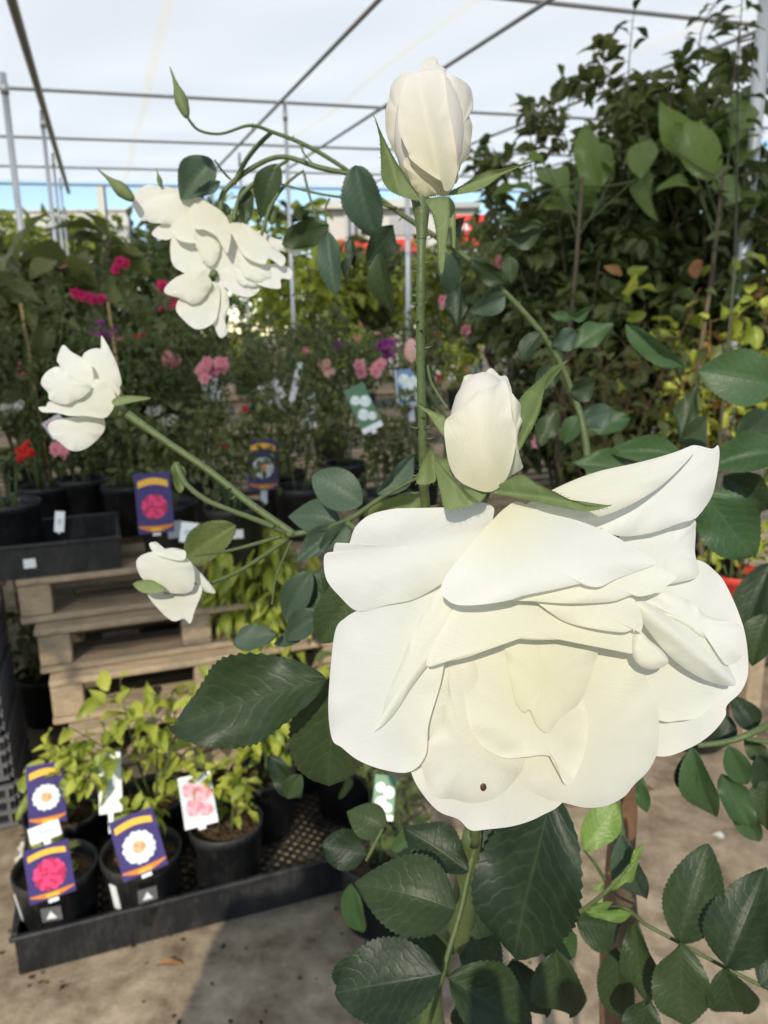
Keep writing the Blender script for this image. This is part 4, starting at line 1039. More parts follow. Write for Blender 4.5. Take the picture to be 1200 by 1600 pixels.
bp_([(1030,1125),(1061,1126),(1090,1121),(1115,1102),(1154,1068),(1135,1010),(1075,950),(980,930),(930,1000),(975,1090)], 13.2, gx=1.0, kx=1.2, ky=1.2, rim=-.8, ruf=.3)
bp_([(771,793),(771,806),(766,820),(740,870),(700,905),(650,935),(605,945),(560,955),(531,932),(510,905),(506,872),(513,863),(519,867),(525,848),(543,854),(555,824),(579,804),(615,795),(636,794),(702,792),(729,784),(756,785)], 4, gx=-1.5, gy=1.0, kx=.5, ky=1.5, rim=.8, ruf=.6, nruf=6, crease=((775,815,520,885), 1.7, 26))
bp_([(666,1036),(645,1085),(630,1110),(613,1132),(630,1154),(643,1167),(660,1171),(692,1150),(712,1100),(720,1060),(710,1020)], 10, gx=-1.2, gy=1.2, kx=1.5, ky=1, ruf=.4)
bp_([(702,1036),(700,1080),(690,1124),(672,1154),(658,1178),(660,1202),(667,1226),(684,1247),(708,1249),(735,1255),(756,1253),(780,1244),(804,1220),(820,1187),(800,1130),(770,1070),(740,1030)], 8.2, gy=1.2, kx=.9, ky=.5, rim=1.6, ruf=.5, rimp=6)
bp_([(985,1020),(1010,1061),(1026,1096),(1030,1137),(1027,1175),(1013,1204),(991,1226),(975,1245),(947,1259),(915,1262),(880,1254),(852,1248),(820,1229),(808,1205),(830,1150),(850,1080),(880,1010),(940,1000)], 8.8, gy=.4, gx=-.6, kx=1.6, ky=1.2, rim=1.0, ruf=.35, rimp=8)
bp_([(1081,696),(1112,701),(1122,696),(1124,715),(1118,755),(1110,780),(1092,805),(1082,812),(1060,818),(1020,832),(970,838),(930,824),(890,811),(950,780),(1010,745),(1055,715)], 9, gx=.5, gy=-1.5, kx=.8, ky=1, ruf=.9, nruf=5)
bp_([(812,795),(870,762),(930,738),(1000,722),(1050,708),(1083,696),(1088,702),(1062,732),(1022,767),(962,799),(905,813),(850,814),(815,808)], 1, gx=1.2, gy=-3.5, kx=.5, ky=1.2, rim=1.2, ruf=.3, center=(780, 800), R=360)
bp_([(1004,930),(1042,927),(1083,941),(1105,962),(1156,976),(1163,1009),(1155,1031),(1133,1038),(1111,1005),(1086,990),(1042,962),(1004,938)], 3, gx=1.6, gy=-2, kx=.4, ky=.6, ruf=.5, nruf=8)
bp_([(982,933),(1040,955),(1098,985),(1125,1015),(1140,1045),(1149,1071),(1105,1064),(1055,1033),(1015,988)], 4.0, gx=1.6, gy=2.5, kx=.8, ky=2.5, ruf=.3, crease=((985,935,1148,1070), -2.2, 14))
bp_([(690,922),(724,942),(705,980),(677,1027),(644,1072),(613,1119),(584,1143),(597,1118),(601,1096),(611,1072),(627,1035),(647,985),(667,950)], 5.6, gx=-2.2, gy=.3, kx=1.2, ky=.3, rim=.9, ruf=.2, crease=((712,960,605,1115), -1.6, 12))
bp_([(727,1035),(729,1112),(741,1151),(765,1175),(792,1185),(820,1183),(852,1180),(868,1190),(880,1222),(890,1226),(898,1215),(915,1170),(918,1120),(905,1080),(880,1030),(830,1008),(770,1005)], 5.6, gy=-1.0, kx=1.6, ky=1.2, rim=-.9, ruf=.4, rimp=7, crease=((730,1115,905,1215), -1.0, 20))
bp_([(792,1000),(791,1030),(798,1064),(807,1100),(819,1113),(828,1110),(840,1135),(857,1144),(880,1118),(908,1095),(925,1050),(935,1003),(900,985),(840,985)], 4.4, gy=-2.4, kx=2.6, ky=1.0, rim=.6, ruf=.25, rimp=7)
bp_([(666,1039),(702,1033),(735,1025),(765,1007),(795,998),(840,1000),(900,998),(931,990),(960,1008),(987,1021),(990,990),(950,960),(870,940),(790,925),(725,935),(690,985)], -.5, gy=-3.5, kx=1.0, ky=1.5, rim=.5, ruf=.25, nruf=3)
bp_([(992,985),(1002,986),(1015,1000),(1033,1015),(1044,1030),(1040,1040),(1022,1046),(1003,1042),(990,1028),(987,1008)], 0, gx=.5, kx=3, ky=3, rim=1.5, ruf=.1)
bp_([(800,915),(830,935),(860,957),(885,972),(925,982),(972,988),(991,983),(1001,988),(1004,968),(990,935),(960,915),(900,905)], -2.0, gy=-3.5, kx=.8, ky=1.2, rim=.5, ruf=.3, nruf=4)
bp_([(780,932),(840,940),(899,943),(956,940),(985,930),(997,932),(1022,927),(1052,908),(1054,899),(1022,884),(980,870),(900,875),(810,890)], -4.0, gy=-3.5, kx=.7, ky=1.0, rim=.6, ruf=.3, nruf=4)
bp_([(771,811),(789,794),(810,784),(850,800),(905,814),(950,832),(985,852),(1023,876),(1018,884),(995,893),(962,905),(937,917),(915,915),(907,912),(867,921),(820,930),(795,938),(750,945),(714,945),(696,935),(688,922),(700,895),(740,845)], -6.5, gy=-3.6, kx=1.1, ky=.9, rim=.7, ruf=.35, nruf=5, center=(780, 800), R=130)
sp = wob('brown_spot', *(lambda c: ([c + CR * (.00085 * math.cos(a) * r) + CU * (.0011 * math.sin(a) * r) - CF * (.0004 * (1 - r)) for r in (0.02, .6, 1) for a in [2 * PI * k / 10 for k in range(10)]], [(i * 10 + j, i * 10 + (j + 1) % 10, (i + 1) * 10 + (j + 1) % 10, (i + 1) * 10 + j) for i in range(2) for j in range(10)]))(P(755, 1230, D0 + .0045)), M['brown_spot'], bl, True)

# ---- the two buds on upright stems
def bud(cx, cy, rx, ry, D, petals, sepals, mm, base_c, R, hip=None):
    b = core('bud', cx, cy, rx * .86, ry * .93, D, mm * .85, mm * .25, 'petal_bud', bush)
    for k, (out, d0, kw) in enumerate(petals):
        kw = dict(kw); kw.setdefault('bulge', (cx, cy, rx * 1.12, ry * 1.15, mm))
        petal(b, out, d0 + mm * .2, base_c, kw.pop('mat', 'petal_bud'), D=D, R=R, seed=k, rim=kw.pop('rim', .5), ruf=kw.pop('ruf', .25), **kw)
    for k, (out, d0, kw) in enumerate(sepals):
        o = petal(b, out, d0, base_c, 'sepal', D=D, R=R, seed=k + 20, name='sepal', rim=kw.pop('rim', -.6), ruf=.1, **kw)
    return b
bud(671, 205, 66, 105, .215, [
 ([(655,114),(658,98),(667,90),(681,89),(686,100),(696,108),(698,113),(694,124),(680,135),(660,130)], 9, {}),
 ([(639,112),(614,128),(607,156),(602,173),(602,187),(604,210),(616,238),(628,254),(650,245),(668,190),(660,130)], 5.5, dict(ruf=.6, gx=-1.5, rim=1.2)),
 ([(694,126),(700,118),(714,120),(730,131),(737,142),(740,163),(738,173),(733,180),(738,196),(736,222),(733,243),(721,257),(719,264),(715,273),(716,280),(709,285),(694,240),(690,180)], 5, dict(ruf=.8, gx=1.5, rim=1.2)),
 ([(630,254),(638,246),(660,258),(690,278),(694,298),(687,304),(676,307),(658,308),(648,300),(638,275)], .6, {}),
 ([(684,270),(694,255),(712,262),(711,285),(700,304),(688,306),(684,295)], .8, {}),
 ([(656,113),(637,119),(628,142),(623,170),(623,201),(630,222),(638,238),(641,248),(661,265),(682,279),(690,284),(695,298),(706,294),(714,270),(714,245),(709,210),(702,175),(697,140),(692,112),(672,110)], -1.5, dict(crease=((655,130,690,285), -1.2, 12), rim=-.8, rimp=9)),
], [
 ([(700,308),(710,320),(712,350),(711,385),(705,380),(699,350),(694,320)], 4, {}),
 ([(586,184),(593,215),(595,252),(597,280),(611,299),(637,310),(656,311),(637,280),(616,247),(597,210)], -5, dict(gx=2.5, crease=((590,190,625,305), 1.2, 10))),
 ([(697,304),(723,289),(758,268),(784,264),(832,252),(805,264),(782,275),(758,292),(728,302)], -2, dict(gx=-2, crease=((700,302,830,253), .8, 7))),
 ([(665,313),(681,308),(698,308),(702,317),(702,345),(698,373),(693,421),(686,420),(681,362),(674,331)], -7, dict(gy=-1.5, kx=2)),
], 9.5, (672, 305), 220)
bud(755, 672, 62, 98, .2, [
 ([(707,647),(723,595),(726,588),(737,585),(751,592),(752,612),(735,640)], 7, dict(rim=1, mat='petal_bud_plain')),
 ([(757,592),(762,578),(770,576),(781,587),(790,587),(795,595),(799,618),(775,625)], 9, dict(mat='petal_bud_plain')),
 ([(748,594),(759,587),(764,600),(780,595),(772,612),(748,618),(735,630)], 4.5, dict(mat='petal_bud_plain')),
 ([(795,612),(806,622),(814,633),(813,650),(816,658),(811,672),(809,694),(814,721),(816,732),(795,746),(776,766),(785,705),(792,650)], 4, dict(ruf=.9, gx=1.2, mat='petal_bud_plain')),
 ([(707,647),(721,636),(745,612),(767,606),(786,594),(795,612),(800,650),(806,672),(806,697),(794,743),(775,765),(754,768),(721,754),(704,732),(696,694),(695,660)], -1.5, dict(crease=((745,610,765,765), -.9, 20), rim=-.9, rimp=9, mat='petal_bud_plain')),
], [
 ([(811,625),(844,592),(866,573),(886,565),(858,587),(850,611),(842,647),(822,686),(809,704),(806,664)], 4, dict(gx=-1, crease=((808,700,880,568), 1.0, 10))),
 ([(652,632),(680,644),(696,653),(698,683),(685,672),(671,650)], 5, {}),
 ([(671,705),(685,713),(701,721),(706,745),(683,729),(680,752),(652,756),(657,730)], 0, dict(crease=((676,705,680,752), 1.4, 8))),
 ([(724,762),(759,766),(751,784),(735,780)], -4, {}),
 ([(680,722),(701,741),(732,772),(744,786),(700,796),(688,770)], -5, dict(crease=((682,722,735,786), 1.0, 9))),
 ([(768,768),(795,749),(817,742),(839,755),(866,768),(894,782),(921,790),(953,790),(921,799),(891,795),(864,790),(833,783),(800,776)], -7, dict(gx=-1.5, crease=((770,766,950,791), .9, 8))),
], 9, (757, 765), 200)
# fine hairs along the sepal edges of the buds
rg = random.Random(17)
for bo in [o for o in bush.children if o.name.startswith('bud')]:
    hb = MB()
    for so in [c for c in bo.children if c.name.startswith('sepal')]:
        vs = so.data.vertices; n_ = len(vs); N_ = n_ // 13
        for i in range(0, N_, 1):
            p = WM[so.name] @ vs[n_ - N_ + i].co; q = WM[so.name] @ vs[n_ - 2 * N_ + i].co; d = (p - q)
            if d.length < 1e-6: continue
            d = (d.normalized() + uvec(rg) * .5).normalized(); L_ = rg.uniform(.0005, .0012)
            hb.tube([p, p + d * L_], [.00009, .00002], 3, False)
    if hb.v: o = hb.ob('hairs', M['sepal'], bo, True); o['kind'] = 'stuff'
# calyx cups under the buds
pxtube([(656, 304, .215), (658, 325, .215), (659, 350, .215), (659, 375, .215)], [36, 33, 24, 17], name='calyx')
pxtube([(752, 768, .204), (750, 800, .215), (752, 850, .23)], [34, 22, 14], name='calyx')
pxtube([(659, 360, .215), (657, 450, .216), (657, 560, .222), (661, 700, .23), (664, 780, .24), (680, 900, .26), (720, 1100, .3)], [17, 16, 16, 17, 18, 18, 18], prick=46, seed=3)
pxtube([(751, 840, .23), (745, 950, .25), (735, 1100, .29), (722, 1250, .31)], [14, 15, 18, 20])
pxtube([(848, 900, .232), (800, 1000, .26), (760, 1150, .30), (740, 1320, .33)], [16, 16, 18, 20])

# ---- smaller blooms on the left
def small_bloom(core_args, D, petals, center, R, mat='petal_far', extra=()):
    b = core('bloom', *core_args, D, 6, 10, 'sepal', bush)
    for k, (out, d0) in enumerate(petals):
        petal(b, out, d0, center, mat, D=D, R=R, seed=k + 50, kx=1.6 + .6 * (k % 3), ky=1.2 + .5 * (k % 2), gy=-.6 if k % 2 else .4, rim=-.6 if k % 2 else 1.0, ruf=.45, nruf=7, sub=6)
    for out, d0 in extra: petal(b, out, d0, center, 'sepal', D=D, R=R, seed=9, name='sepal', rim=-.5, ruf=.1)
    return b
small_bloom((183, 642, 14, 12), .42, [
 ([(128,559),(137,548),(150,544),(157,544),(158,526),(161,527),(172,546),(183,570),(190,597),(187,605),(188,614),(181,625),(168,647),(157,650),(120,640),(120,600)], 8),
 ([(93,573),(89,564),(91,553),(99,539),(112,550),(128,559),(143,573),(146,603),(132,622),(104,634),(95,610)], 2),
 ([(75,665),(88,656),(113,652),(157,650),(164,668),(154,685),(132,702),(111,704),(93,691),(80,680)], 4),
 ([(60,637),(64,636),(71,638),(77,627),(100,632),(132,619),(150,592),(172,606),(181,625),(166,652),(135,650),(110,650),(88,645),(67,644)], -3),
 ([(64,599),(70,584),(84,574),(95,575),(119,592),(142,603),(132,619),(113,628),(100,632),(78,625),(75,614)], -8)],
 (180, 645), 130, extra=[([(175,626),(187,619),(209,618),(236,622),(205,629),(180,634)], -2)])
small_bloom((345, 330, 16, 14), .46, [
 ([(205,308),(212,297),(231,289),(249,291),(265,292),(285,300),(290,325),(260,340),(231,345),(220,343),(209,324)], 12),
 ([(237,364),(268,340),(283,353),(272,369),(257,375)], 9),
 ([(224,319),(233,311),(260,303),(292,304),(322,313),(312,334),(283,350),(252,349),(231,345)], 4),
 ([(267,375),(279,370),(308,380),(318,409),(305,431),(281,423),(268,409)], 7),
 ([(340,360),(365,360),(380,399),(380,417),(364,431),(329,430),(310,428),(325,400)], 3),
 ([(268,351),(295,329),(312,361),(307,379),(281,376),(269,364)], 0),
 ([(304,355),(340,365),(342,399),(329,416),(315,404),(305,380)], -2),
 ([(295,329),(313,313),(329,319),(351,335),(361,361),(357,391),(352,393),(337,369),(319,359),(303,356)], -7)],
 (340, 335), 150)
small_bloom((365, 345, 14, 12), .455, [
 ([(404,360),(431,373),(463,376),(471,391),(463,400),(447,393),(428,393),(400,385)], 8),
 ([(340,425),(361,420),(404,445),(399,460),(383,464),(361,457),(351,449),(337,450)], 5),
 ([(367,418),(401,430),(408,444),(388,448),(370,440)], 2),
 ([(395,405),(415,412),(439,412),(456,423),(453,436),(439,436),(437,451),(407,446),(390,431)], 1),
 ([(372,395),(410,408),(425,430),(405,440),(380,430)], -1),
 ([(357,351),(380,349),(401,362),(436,393),(446,404),(440,416),(420,404),(412,413),(383,401),(367,375)], -6)],
 (365, 350), 110)
small_bloom((334, 428, 7, 7), .45, [
 ([(329,447),(353,452),(358,479),(352,500),(356,519),(345,528),(337,516),(333,495)], 2),
 ([(275,484),(281,466),(303,460),(329,440),(343,452),(339,495),(324,511),(305,514),(287,500)], -1),
 ([(257,457),(265,441),(287,428),(316,425),(331,442),(318,465),(303,475),(284,467)], -6)],
 (328, 435), 100)
small_bloom((262, 920, 14, 10), .36, [
 ([(290,872),(320,902),(337,926),(316,922),(300,900)], 6),
 ([(231,926),(260,920),(314,915),(304,955),(297,974),(287,967),(269,970),(245,949)], 3),
 ([(213,877),(227,865),(260,860),(292,872),(304,895),(298,924),(260,926),(230,910),(218,898)], -4),
 ([(233,850),(245,847),(248,857),(272,856),(290,862),(284,876),(245,867)], -6)],
 (258, 922), 90, extra=[([(208,912),(225,906),(242,908),(257,922),(240,927),(220,925)], -8)])
# closed green buds on thin stalks
def green_bud(base, tip, w, D, m='sepal'):
    bx_, by_ = base; tx, ty = tip
    ts = (0, .12, .3, .45, .6, .75, .9, 1); ww = (.35, .75, 1, .85, .45, .22, .14, .02)
    return pxtube([(bx_ + (tx - bx_) * t, by_ + (ty - by_) * t, D) for t in ts], [w * k for k in ww], m, name='bud', sub=4)
green_bud((292, 183), (265, 103), 25, .42); green_bud((208, 312), (152, 264), 27, .46); green_bud((252, 292), (244, 262), 10, .47)
green_bud((425, 350), (422, 300), 20, .46); green_bud((668, 800), (642, 530), 3, .4)
pk = thing('rose_bud', P(643, 575, 1.6), 'small pale pink bud with green sepals right behind the tall stem', 'rose bud')
o = core('bud', 643, 553, 12, 24, 1.6, 14, 0, 'petal_peach', pk)
for sx in (-1, 1):
    MB().tube([P(643 + sx * 4, 572, 1.59), P(643 + sx * 16, 560, 1.585), P(643 + sx * 27, 536, 1.58)], [.008, .007, .001], 6).ob('sepal', M['sepal'], pk, True)
MB().tube([P(645, 574, 1.6), P(668, 610, 1.6), P(700, 660, 1.62), P(690, 800, 1.7)], [.006, .005, .005, .006], 7).ob('stem', M['stem'], pk, True)

# ---- stems
pxtube([(200, 648, .42), (260, 690, .415), (330, 738, .41), (395, 790, .405), (460, 835, .40)], [17, 13, 13, 14, 14], prick=4, seed=5)
pxtube([(275, 725, .43), (290, 755, .425), (320, 780, .42), (360, 797, .415), (400, 812, .41), (455, 834, .40)], [14, 10, 10, 9, 10, 11])
pxtube([(448, 836, .40), (500, 828, .40), (545, 812, .39), (600, 775, .385), (655, 745, .38)], [12, 11, 11, 8, 5])
pxtube([(540, 815, .39), (600, 860, .38), (700, 960, .36), (740, 1100, .35), (735, 1340, .35)], [12, 13, 14, 15, 17])
pxtube([(257, 925, .36), (290, 925, .365), (326, 913, .375), (380, 889, .385), (450, 842, .40)], [7, 6, 7, 8, 9])
pxtube([(300, 868, .38), (360, 860, .39), (440, 838, .40)], [4, 6, 8], 'stem')
pxtube([(425, 945, .37), (432, 900, .385), (455, 845, .40)], [3, 4, 5])
pxtube([(292, 182, .42), (310, 203, .425), (345, 209, .43), (390, 196, .435), (425, 206, .44), (480, 228, .445), (545, 268, .45), (600, 315, .455), (650, 350, .46), (725, 400, .465), (800, 468, .47), (860, 540, .475), (893, 610, .48), (915, 690, .48), (935, 900, .48), (955, 1180, .45), (970, 1320, .42)], [5, 5, 5, 6, 7, 8, 8, 9, 10, 10, 10, 11, 11, 13, 16, 18, 22], prick=14, seed=11)
pxtube([(365, 288, .46), (385, 250, .455), (405, 225, .45), (425, 206, .44)], [9, 9, 9, 8])
pxtube([(345, 330, .46), (350, 300, .46), (390, 265, .46), (440, 245, .455), (500, 262, .452), (550, 272, .45)], [9, 10, 10, 9, 10, 9])
pxtube([(365, 345, .457), (375, 310, .457), (405, 280, .456), (450, 250, .455)], [8, 9, 8, 6])
pxtube([(400, 400, .455), (420, 330, .455), (445, 290, .455), (475, 266, .453)], [6, 7, 6, 4])
pxtube([(440, 288, .455), (500, 303, .452), (560, 312, .452), (620, 325, .455)], [4, 5, 5, 6])
pxtube([(475, 270, .453), (482, 300, .453), (495, 345, .453)], [5, 5, 3])
pxtube([(515, 310, .452), (508, 330, .452), (513, 365, .452)], [4, 4, 3])
pxtube([(335, 250, .45), (350, 270, .455), (360, 280, .46)], [4, 4, 4])
pxtube([(468, 222, .443), (475, 240, .443), (487, 253, .443)], [5, 4, 2])
pxtube([(700, 640, .42), (675, 600, .42), (668, 570, .42)], [6, 5, 4])
pxtube([(1090, 1165, .42), (1140, 1158, .42), (1180, 1143, .42), (1230, 1118, .43), (1300, 1080, .45)], [10, 11, 13, 13, 13], 'stem')
pxtube([(1165, 1153, .42), (1190, 1158, .42), (1230, 1160, .42)], [10, 9, 8], 'stem')
pxtube([(745, 1310, .33), (735, 1350, .33), (720, 1420, .325), (700, 1490, .32), (690, 1530, .32), (670, 1600, .33), (640, 1700, .34)], [13, 11, 10, 10, 10, 9, 9], 'stem')
pxtube([(850, 1445, .36), (905, 1425, .355), (950, 1390, .35), (985, 1350, .35)], [9, 9, 8, 5], 'stem')
pxtube([(912, 1328, .34), (930, 1350, .345), (945, 1375, .35)], [5, 6, 7], 'stem')
pxtube([(920, 1425, .355), (975, 1420, .36), (1010, 1445, .35), (1060, 1472, .345), (1130, 1510, .34), (1190, 1540, .335), (1240, 1560, .335)], [12, 9, 7, 7, 7, 7, 7], 'stem')
pxtube([(865, 1450, .36), (868, 1487, .36)], [7, 6], 'stem')
pxtube([(598, 1295, .36), (580, 1330, .36), (572, 1345, .36)], [6, 7, 5], 'stem')
# main woody canes down to the pot
def wcane(pts, r, m='wood_cane'):
    MB().tube([Vector(p) for p in smooth_line([tuple(p) for p in pts], 6)], list(np.linspace(r[0], r[1], (len(pts) - 1) * 6 + 1)), 10).ob('stem', M[m], bush, True)
pt = bush_base + Vector((0, 0, .2))
wcane([pt, P(960, 1600, .62), P(965, 1400, .60), P(975, 1250, .58), P(960, 1130, .5)], (.013, .009))
wcane([pt + Vector((-.03, 0, 0)), P(690, 1720, .42), P(720, 1450, .36), P(738, 1300, .33)], (.010, .004), 'stem')
wcane([pt + Vector((.02, .02, 0)), P(1000, 1690, .5), P(985, 1500, .47), P(970, 1320, .42)], (.010, .0055), 'cane')
wcane([pt + Vector((.03, -.02, 0)), P(1260, 1700, .45), P(1310, 1350, .45), P(1300, 1080, .45)], (.009, .004), 'stem')

# ---- leaves
lk = [0]
def leaf(bx_, by_, tx, ty, w, d, mat='rose_leaf', dt=0.0, roll=0, flip=1, tilt=0.0):
    """base pixel, tip pixel, width in pixels, depth, depth change at the tip, roll about the midrib"""
    lk[0] += 1
    b = P(bx_, by_, d); t = P(tx, ty, d + dt); ax = t - b; mid = (b + t) / 2
    n_ = (CP - mid).normalized(); a = ax.normalized(); n_ = (n_ - a * n_.dot(a)).normalized()
    n_ = Matrix.Rotation(rad(roll), 3, a) @ n_
    wm = w * d / 1200 / max(math.cos(rad(roll)), .35)
    o = ob('leaf', leaf_mesh('hi', lk[0] % 5, mat), bush, leaf_M(b, ax, n_, ax.length, wm)); return o
RL, PL, YL = 'rose_leaf', 'rose_leaf_pale', 'rose_leaf_young'
for a in [
 # top
 (556,258,585,378,62,.43,PL,.01,10), (615,352,580,410,46,.44,RL,0,-25), (592,395,602,495,36,.44,RL,.01,20), (514,352,440,378,44,.45,RL,.01,-15), (512,362,522,458,38,.45,PL,0,15),
 (332,250,280,308,56,.455,PL,0,10), (300,305,345,285,18,.45,PL,0,20), (434,256,402,332,42,.455,RL,0,15), (382,290,383,350,26,.46,RL,0,-20), (548,372,550,415,18,.45,RL,0,30), (556,395,535,440,14,.45,RL,0,40),
 (702,330,712,392,14,.44,RL,0,45), (690,395,715,460,42,.45,PL,.01,-30), (722,430,712,520,26,.45,RL,0,35), (795,400,800,440,26,.6,RL,0,0), (790,370,855,366,28,.6,RL,0,30), (780,345,850,355,20,.62,RL,0,30),
 # right of the stems
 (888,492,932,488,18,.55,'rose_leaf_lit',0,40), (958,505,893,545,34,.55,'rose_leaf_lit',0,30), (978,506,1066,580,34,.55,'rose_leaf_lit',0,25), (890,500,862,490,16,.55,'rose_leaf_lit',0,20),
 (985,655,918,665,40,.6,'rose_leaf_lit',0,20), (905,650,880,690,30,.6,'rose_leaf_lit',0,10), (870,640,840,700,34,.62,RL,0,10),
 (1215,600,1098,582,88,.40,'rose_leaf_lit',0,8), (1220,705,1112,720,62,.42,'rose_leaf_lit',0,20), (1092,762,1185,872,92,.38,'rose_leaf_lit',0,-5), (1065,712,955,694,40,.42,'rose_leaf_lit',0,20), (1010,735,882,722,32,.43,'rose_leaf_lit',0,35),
 (1150,690,1210,640,50,.47,RL,0,10), (1130,745,1210,800,60,.46,RL,0,-10), (1190,750,1150,830,46,.47,RL,0,15), (1060,690,1120,660,46,.5,RL,0,25), (1090,600,1060,690,30,.6,RL,0,25), (1205,880,1130,1060,60,.5,RL,0,20), (1200,960,1170,1040,50,.44,RL,0,10),
 (735,405,790,445,30,.46,RL,0,25), (790,462,740,490,34,.46,PL,0,-20), (862,540,905,520,34,.47,PL,0,15), (845,520,812,560,30,.47,RL,0,30), (892,612,935,600,36,.475,RL,0,20), (905,660,960,640,40,.48,PL,0,10), (680,370,735,350,30,.46,RL,0,35), (875,570,835,610,34,.475,RL,0,10),
 # left middle
 (566,788,486,742,66,.385,PL,0,10), (590,772,655,712,34,.385,PL,0,20), (568,806,668,778,40,.4,'mid_leaf',0,20), (532,818,449,796,52,.40,PL,0,15), (545,812,456,880,32,.395,PL,0,20), (548,815,502,862,34,.39,PL,0,-15),
 (368,820,276,880,56,.40,'mid_leaf',0,5), (282,770,275,720,22,.43,'mid_leaf',0,20),
 (486,893,436,972,48,.36,PL,0,5), (512,885,472,962,44,.365,RL,0,10), (565,905,500,1010,78,.33,RL,0,0), (504,958,440,998,44,.355,PL,0,10), (432,990,362,1004,40,.35,PL,0,20), (470,1000,425,1000,24,.36,PL,0,20),
 (510,1062,266,1128,138,.29,RL,.01,6), (522,1055,512,1248,128,.30,RL,.01,8), (470,1210,445,1250,32,.5,RL,0,0), (420,1180,470,1250,38,.55,RL,0,20),
 # under the bloom
 (712,1422,562,1372,118,.31,RL,0,5), (732,1362,632,1290,72,.325,RL,.01,15), (690,1522,518,1552,122,.30,RL,0,12), (700,1528,845,1612,104,.31,RL,0,-10), (862,1240,800,1512,168,.29,RL,0,10), (604,1296,545,1268,56,.37,RL,0,0), (574,1335,503,1318,62,.37,RL,0,-10),
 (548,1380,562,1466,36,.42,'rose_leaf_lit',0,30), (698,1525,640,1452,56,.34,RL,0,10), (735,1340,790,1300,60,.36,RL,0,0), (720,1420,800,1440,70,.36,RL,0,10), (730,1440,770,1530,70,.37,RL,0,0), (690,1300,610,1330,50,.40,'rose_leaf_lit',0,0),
 (868,1486,885,1606,84,.35,RL,0,10), (912,1328,962,1255,54,.335,YL,0,10), (972,1305,1000,1432,50,.37,PL,0,15), (992,1440,1006,1568,52,.355,RL,0,10), (1062,1472,1104,1325,86,.335,RL,0,5), (1134,1510,1192,1362,98,.325,RL,0,-5), (1062,1474,1072,1612,90,.33,RL,0,0), (1130,1514,1164,1612,76,.325,RL,0,5), (1188,1540,1230,1500,60,.325,RL,0,0),
 (962,1480,968,1606,58,.40,RL,0,15), (900,1440,980,1450,70,.38,RL,0,10), (850,1450,900,1500,60,.39,'rose_leaf_lit',0,10), (580,1480,540,1600,80,.34,RL,0,15), (800,1500,850,1590,70,.37,RL,0,10), (640,1530,600,1620,80,.36,RL,0,0), (760,1560,720,1640,70,.36,RL,0,0), (1010,1560,1000,1640,60,.36,RL,0,0),
 # right middle, over the sunlit concrete
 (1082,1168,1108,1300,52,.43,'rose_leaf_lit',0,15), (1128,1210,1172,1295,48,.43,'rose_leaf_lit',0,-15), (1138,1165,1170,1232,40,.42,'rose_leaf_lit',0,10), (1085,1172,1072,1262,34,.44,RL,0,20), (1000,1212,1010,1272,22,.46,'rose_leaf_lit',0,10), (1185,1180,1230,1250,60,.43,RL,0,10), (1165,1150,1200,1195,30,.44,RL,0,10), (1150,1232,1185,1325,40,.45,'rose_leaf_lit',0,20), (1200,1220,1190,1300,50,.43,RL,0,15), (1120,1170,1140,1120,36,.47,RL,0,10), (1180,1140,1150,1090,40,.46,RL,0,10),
]: leaf(*a)
# young shoots by the main cane
for a in [(985,1350,1005,1318,12,.35,YL,0,10), (950,1390,1000,1345,14,.35,YL,0,20), (965,1372,998,1362,14,.352,YL,0,30), (915,1425,990,1432,18,.352,YL,0,20), (920,1420,962,1412,12,.352,YL,0,10), (945,1380,925,1392,8,.35,YL,0,0)]: leaf(*a)

# ------------------------------------------------------------------ the photographer, whose shadow lies on the concrete
pp = Vector((-.56, -.50, 0))
per = thing('person', pp, 'person in a loose grey coat whose shadow falls on the concrete', 'person')
def skin_body(name, nodes, edges, m, parent, sub=2):
    me = bpy.data.meshes.new(name); me.from_pydata([tuple(n[0]) for n in nodes], edges, [])
    o = ob(name, me, parent, WM[parent.name])
    md = o.modifiers.new('skin', 'SKIN'); md.use_smooth_shade = True
    for i, n in enumerate(nodes): me.skin_vertices[0].data[i].radius = (n[1], n[2] if len(n) > 2 else n[1])
    me.skin_vertices[0].data[0].use_root = True
    ss = o.modifiers.new('sub', 'SUBSURF'); ss.levels = ss.render_levels = sub
    me.materials.append(m); return o
t = NT('person_clothes'); c = t.n('TexCoord'); sp_ = t.n('SeparateXYZ'); t.L(c.outputs['Object'], sp_.inputs[0])
colr = t.ramp(t.math('DIVIDE', sp_.outputs[2], 2.0), [(0, (.03, .03, .03)), (.05, (.05, .06, .09)), (.5, (.05, .06, .09)), (.501, (.3, .31, .33)), (.735, (.3, .31, .33)), (.74, (.5, .32, .24))])
colr.node.color_ramp.interpolation = 'CONSTANT'
M['clothes'] = t.done(t.principled(colr, .8))
V = lambda x, y, z: Vector((x, y, z))
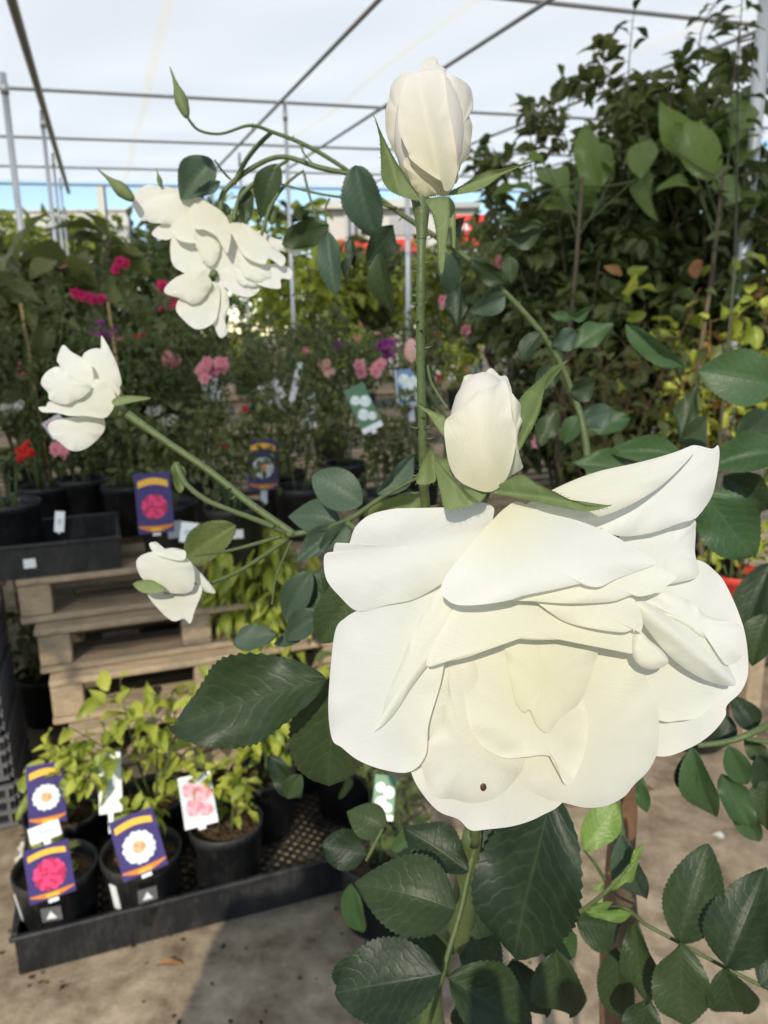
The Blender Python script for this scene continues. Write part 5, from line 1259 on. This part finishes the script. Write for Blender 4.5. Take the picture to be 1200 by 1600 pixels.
N = [(V(0, 0, .95), .25, .16), (V(0, 0, 1.15), .25, .16), (V(0, .01, 1.33), .24, .14), (V(0, 0, 1.47), .08), (V(0, .02, 1.56), .055), (V(0, .03, 1.66), .085, .1), (V(0, .03, 1.75), .07, .085),  # torso widened into a made-up coat to broaden the shadow
     (V(-.2, 0, 1.40), .085), (V(-.14, .16, 1.2), .08), (V(.22, .33, 1.36), .06), (V(.36, .40, 1.38), .03, .018),
     (V(.2, 0, 1.40), .085), (V(.34, .1, 1.2), .08), (V(.46, .34, 1.36), .06), (V(.56, .40, 1.38), .03, .018),
     (V(-.1, 0, .88), .09), (V(-.11, .02, .5), .06), (V(-.11, -.02, .09), .045), (V(-.12, .13, .035), .035, .03),
     (V(.1, 0, .88), .09), (V(.11, .02, .5), .06), (V(.11, -.02, .09), .045), (V(.12, .13, .035), .035, .03)]
E = [(0, 1), (1, 2), (2, 3), (3, 4), (4, 5), (5, 6), (2, 7), (7, 8), (8, 9), (9, 10), (2, 11), (11, 12), (12, 13), (13, 14), (0, 15), (15, 16), (16, 17), (17, 18), (0, 19), (19, 20), (20, 21), (21, 22)]
base = len(N)
for hx, hand in ((.36, 10), (.56, 14)):
    o = N[hand][0]
    for k, (dx, dz, l) in enumerate(((-.024, .012, .06), (-.008, .018, .07), (.008, .016, .066), (.022, .01, .052), (.03, -.02, .04))):
        i = len(N); N += [(o + V(dx, .03, dz), .009), (o + V(dx * 1.2, .03 + l * .5, dz + .01), .008), (o + V(dx * 1.2, .03 + l * .75, dz + .03), .0065)]
        E += [(hand, i), (i, i + 1), (i + 1, i + 2)]
skin_body('body', N, E, M['clothes'], per)
hm = MB().lathe([(.001, .1), (.06, .095), (.095, .06), (.1, .01), (.1, 0), (.19, -.02), (.19, -.024), (.1, -.006), (.001, 0)], pp + V(0, .03, 1.76), 20)  # wide-brimmed hat added for the shade it throws
hm.ob('hat', M['bamboo'], per, True)
# hair and a simple face under the hat
fc = MB()
for sx in (-.032, .032): fc.lathe([(.001, .008), (.006, .005), (.008, 0), (.006, -.005), (.001, -.008)], pp + V(sx, .125, 1.69), 8)
fc.ob('eyes', M['plastic'], per, True)
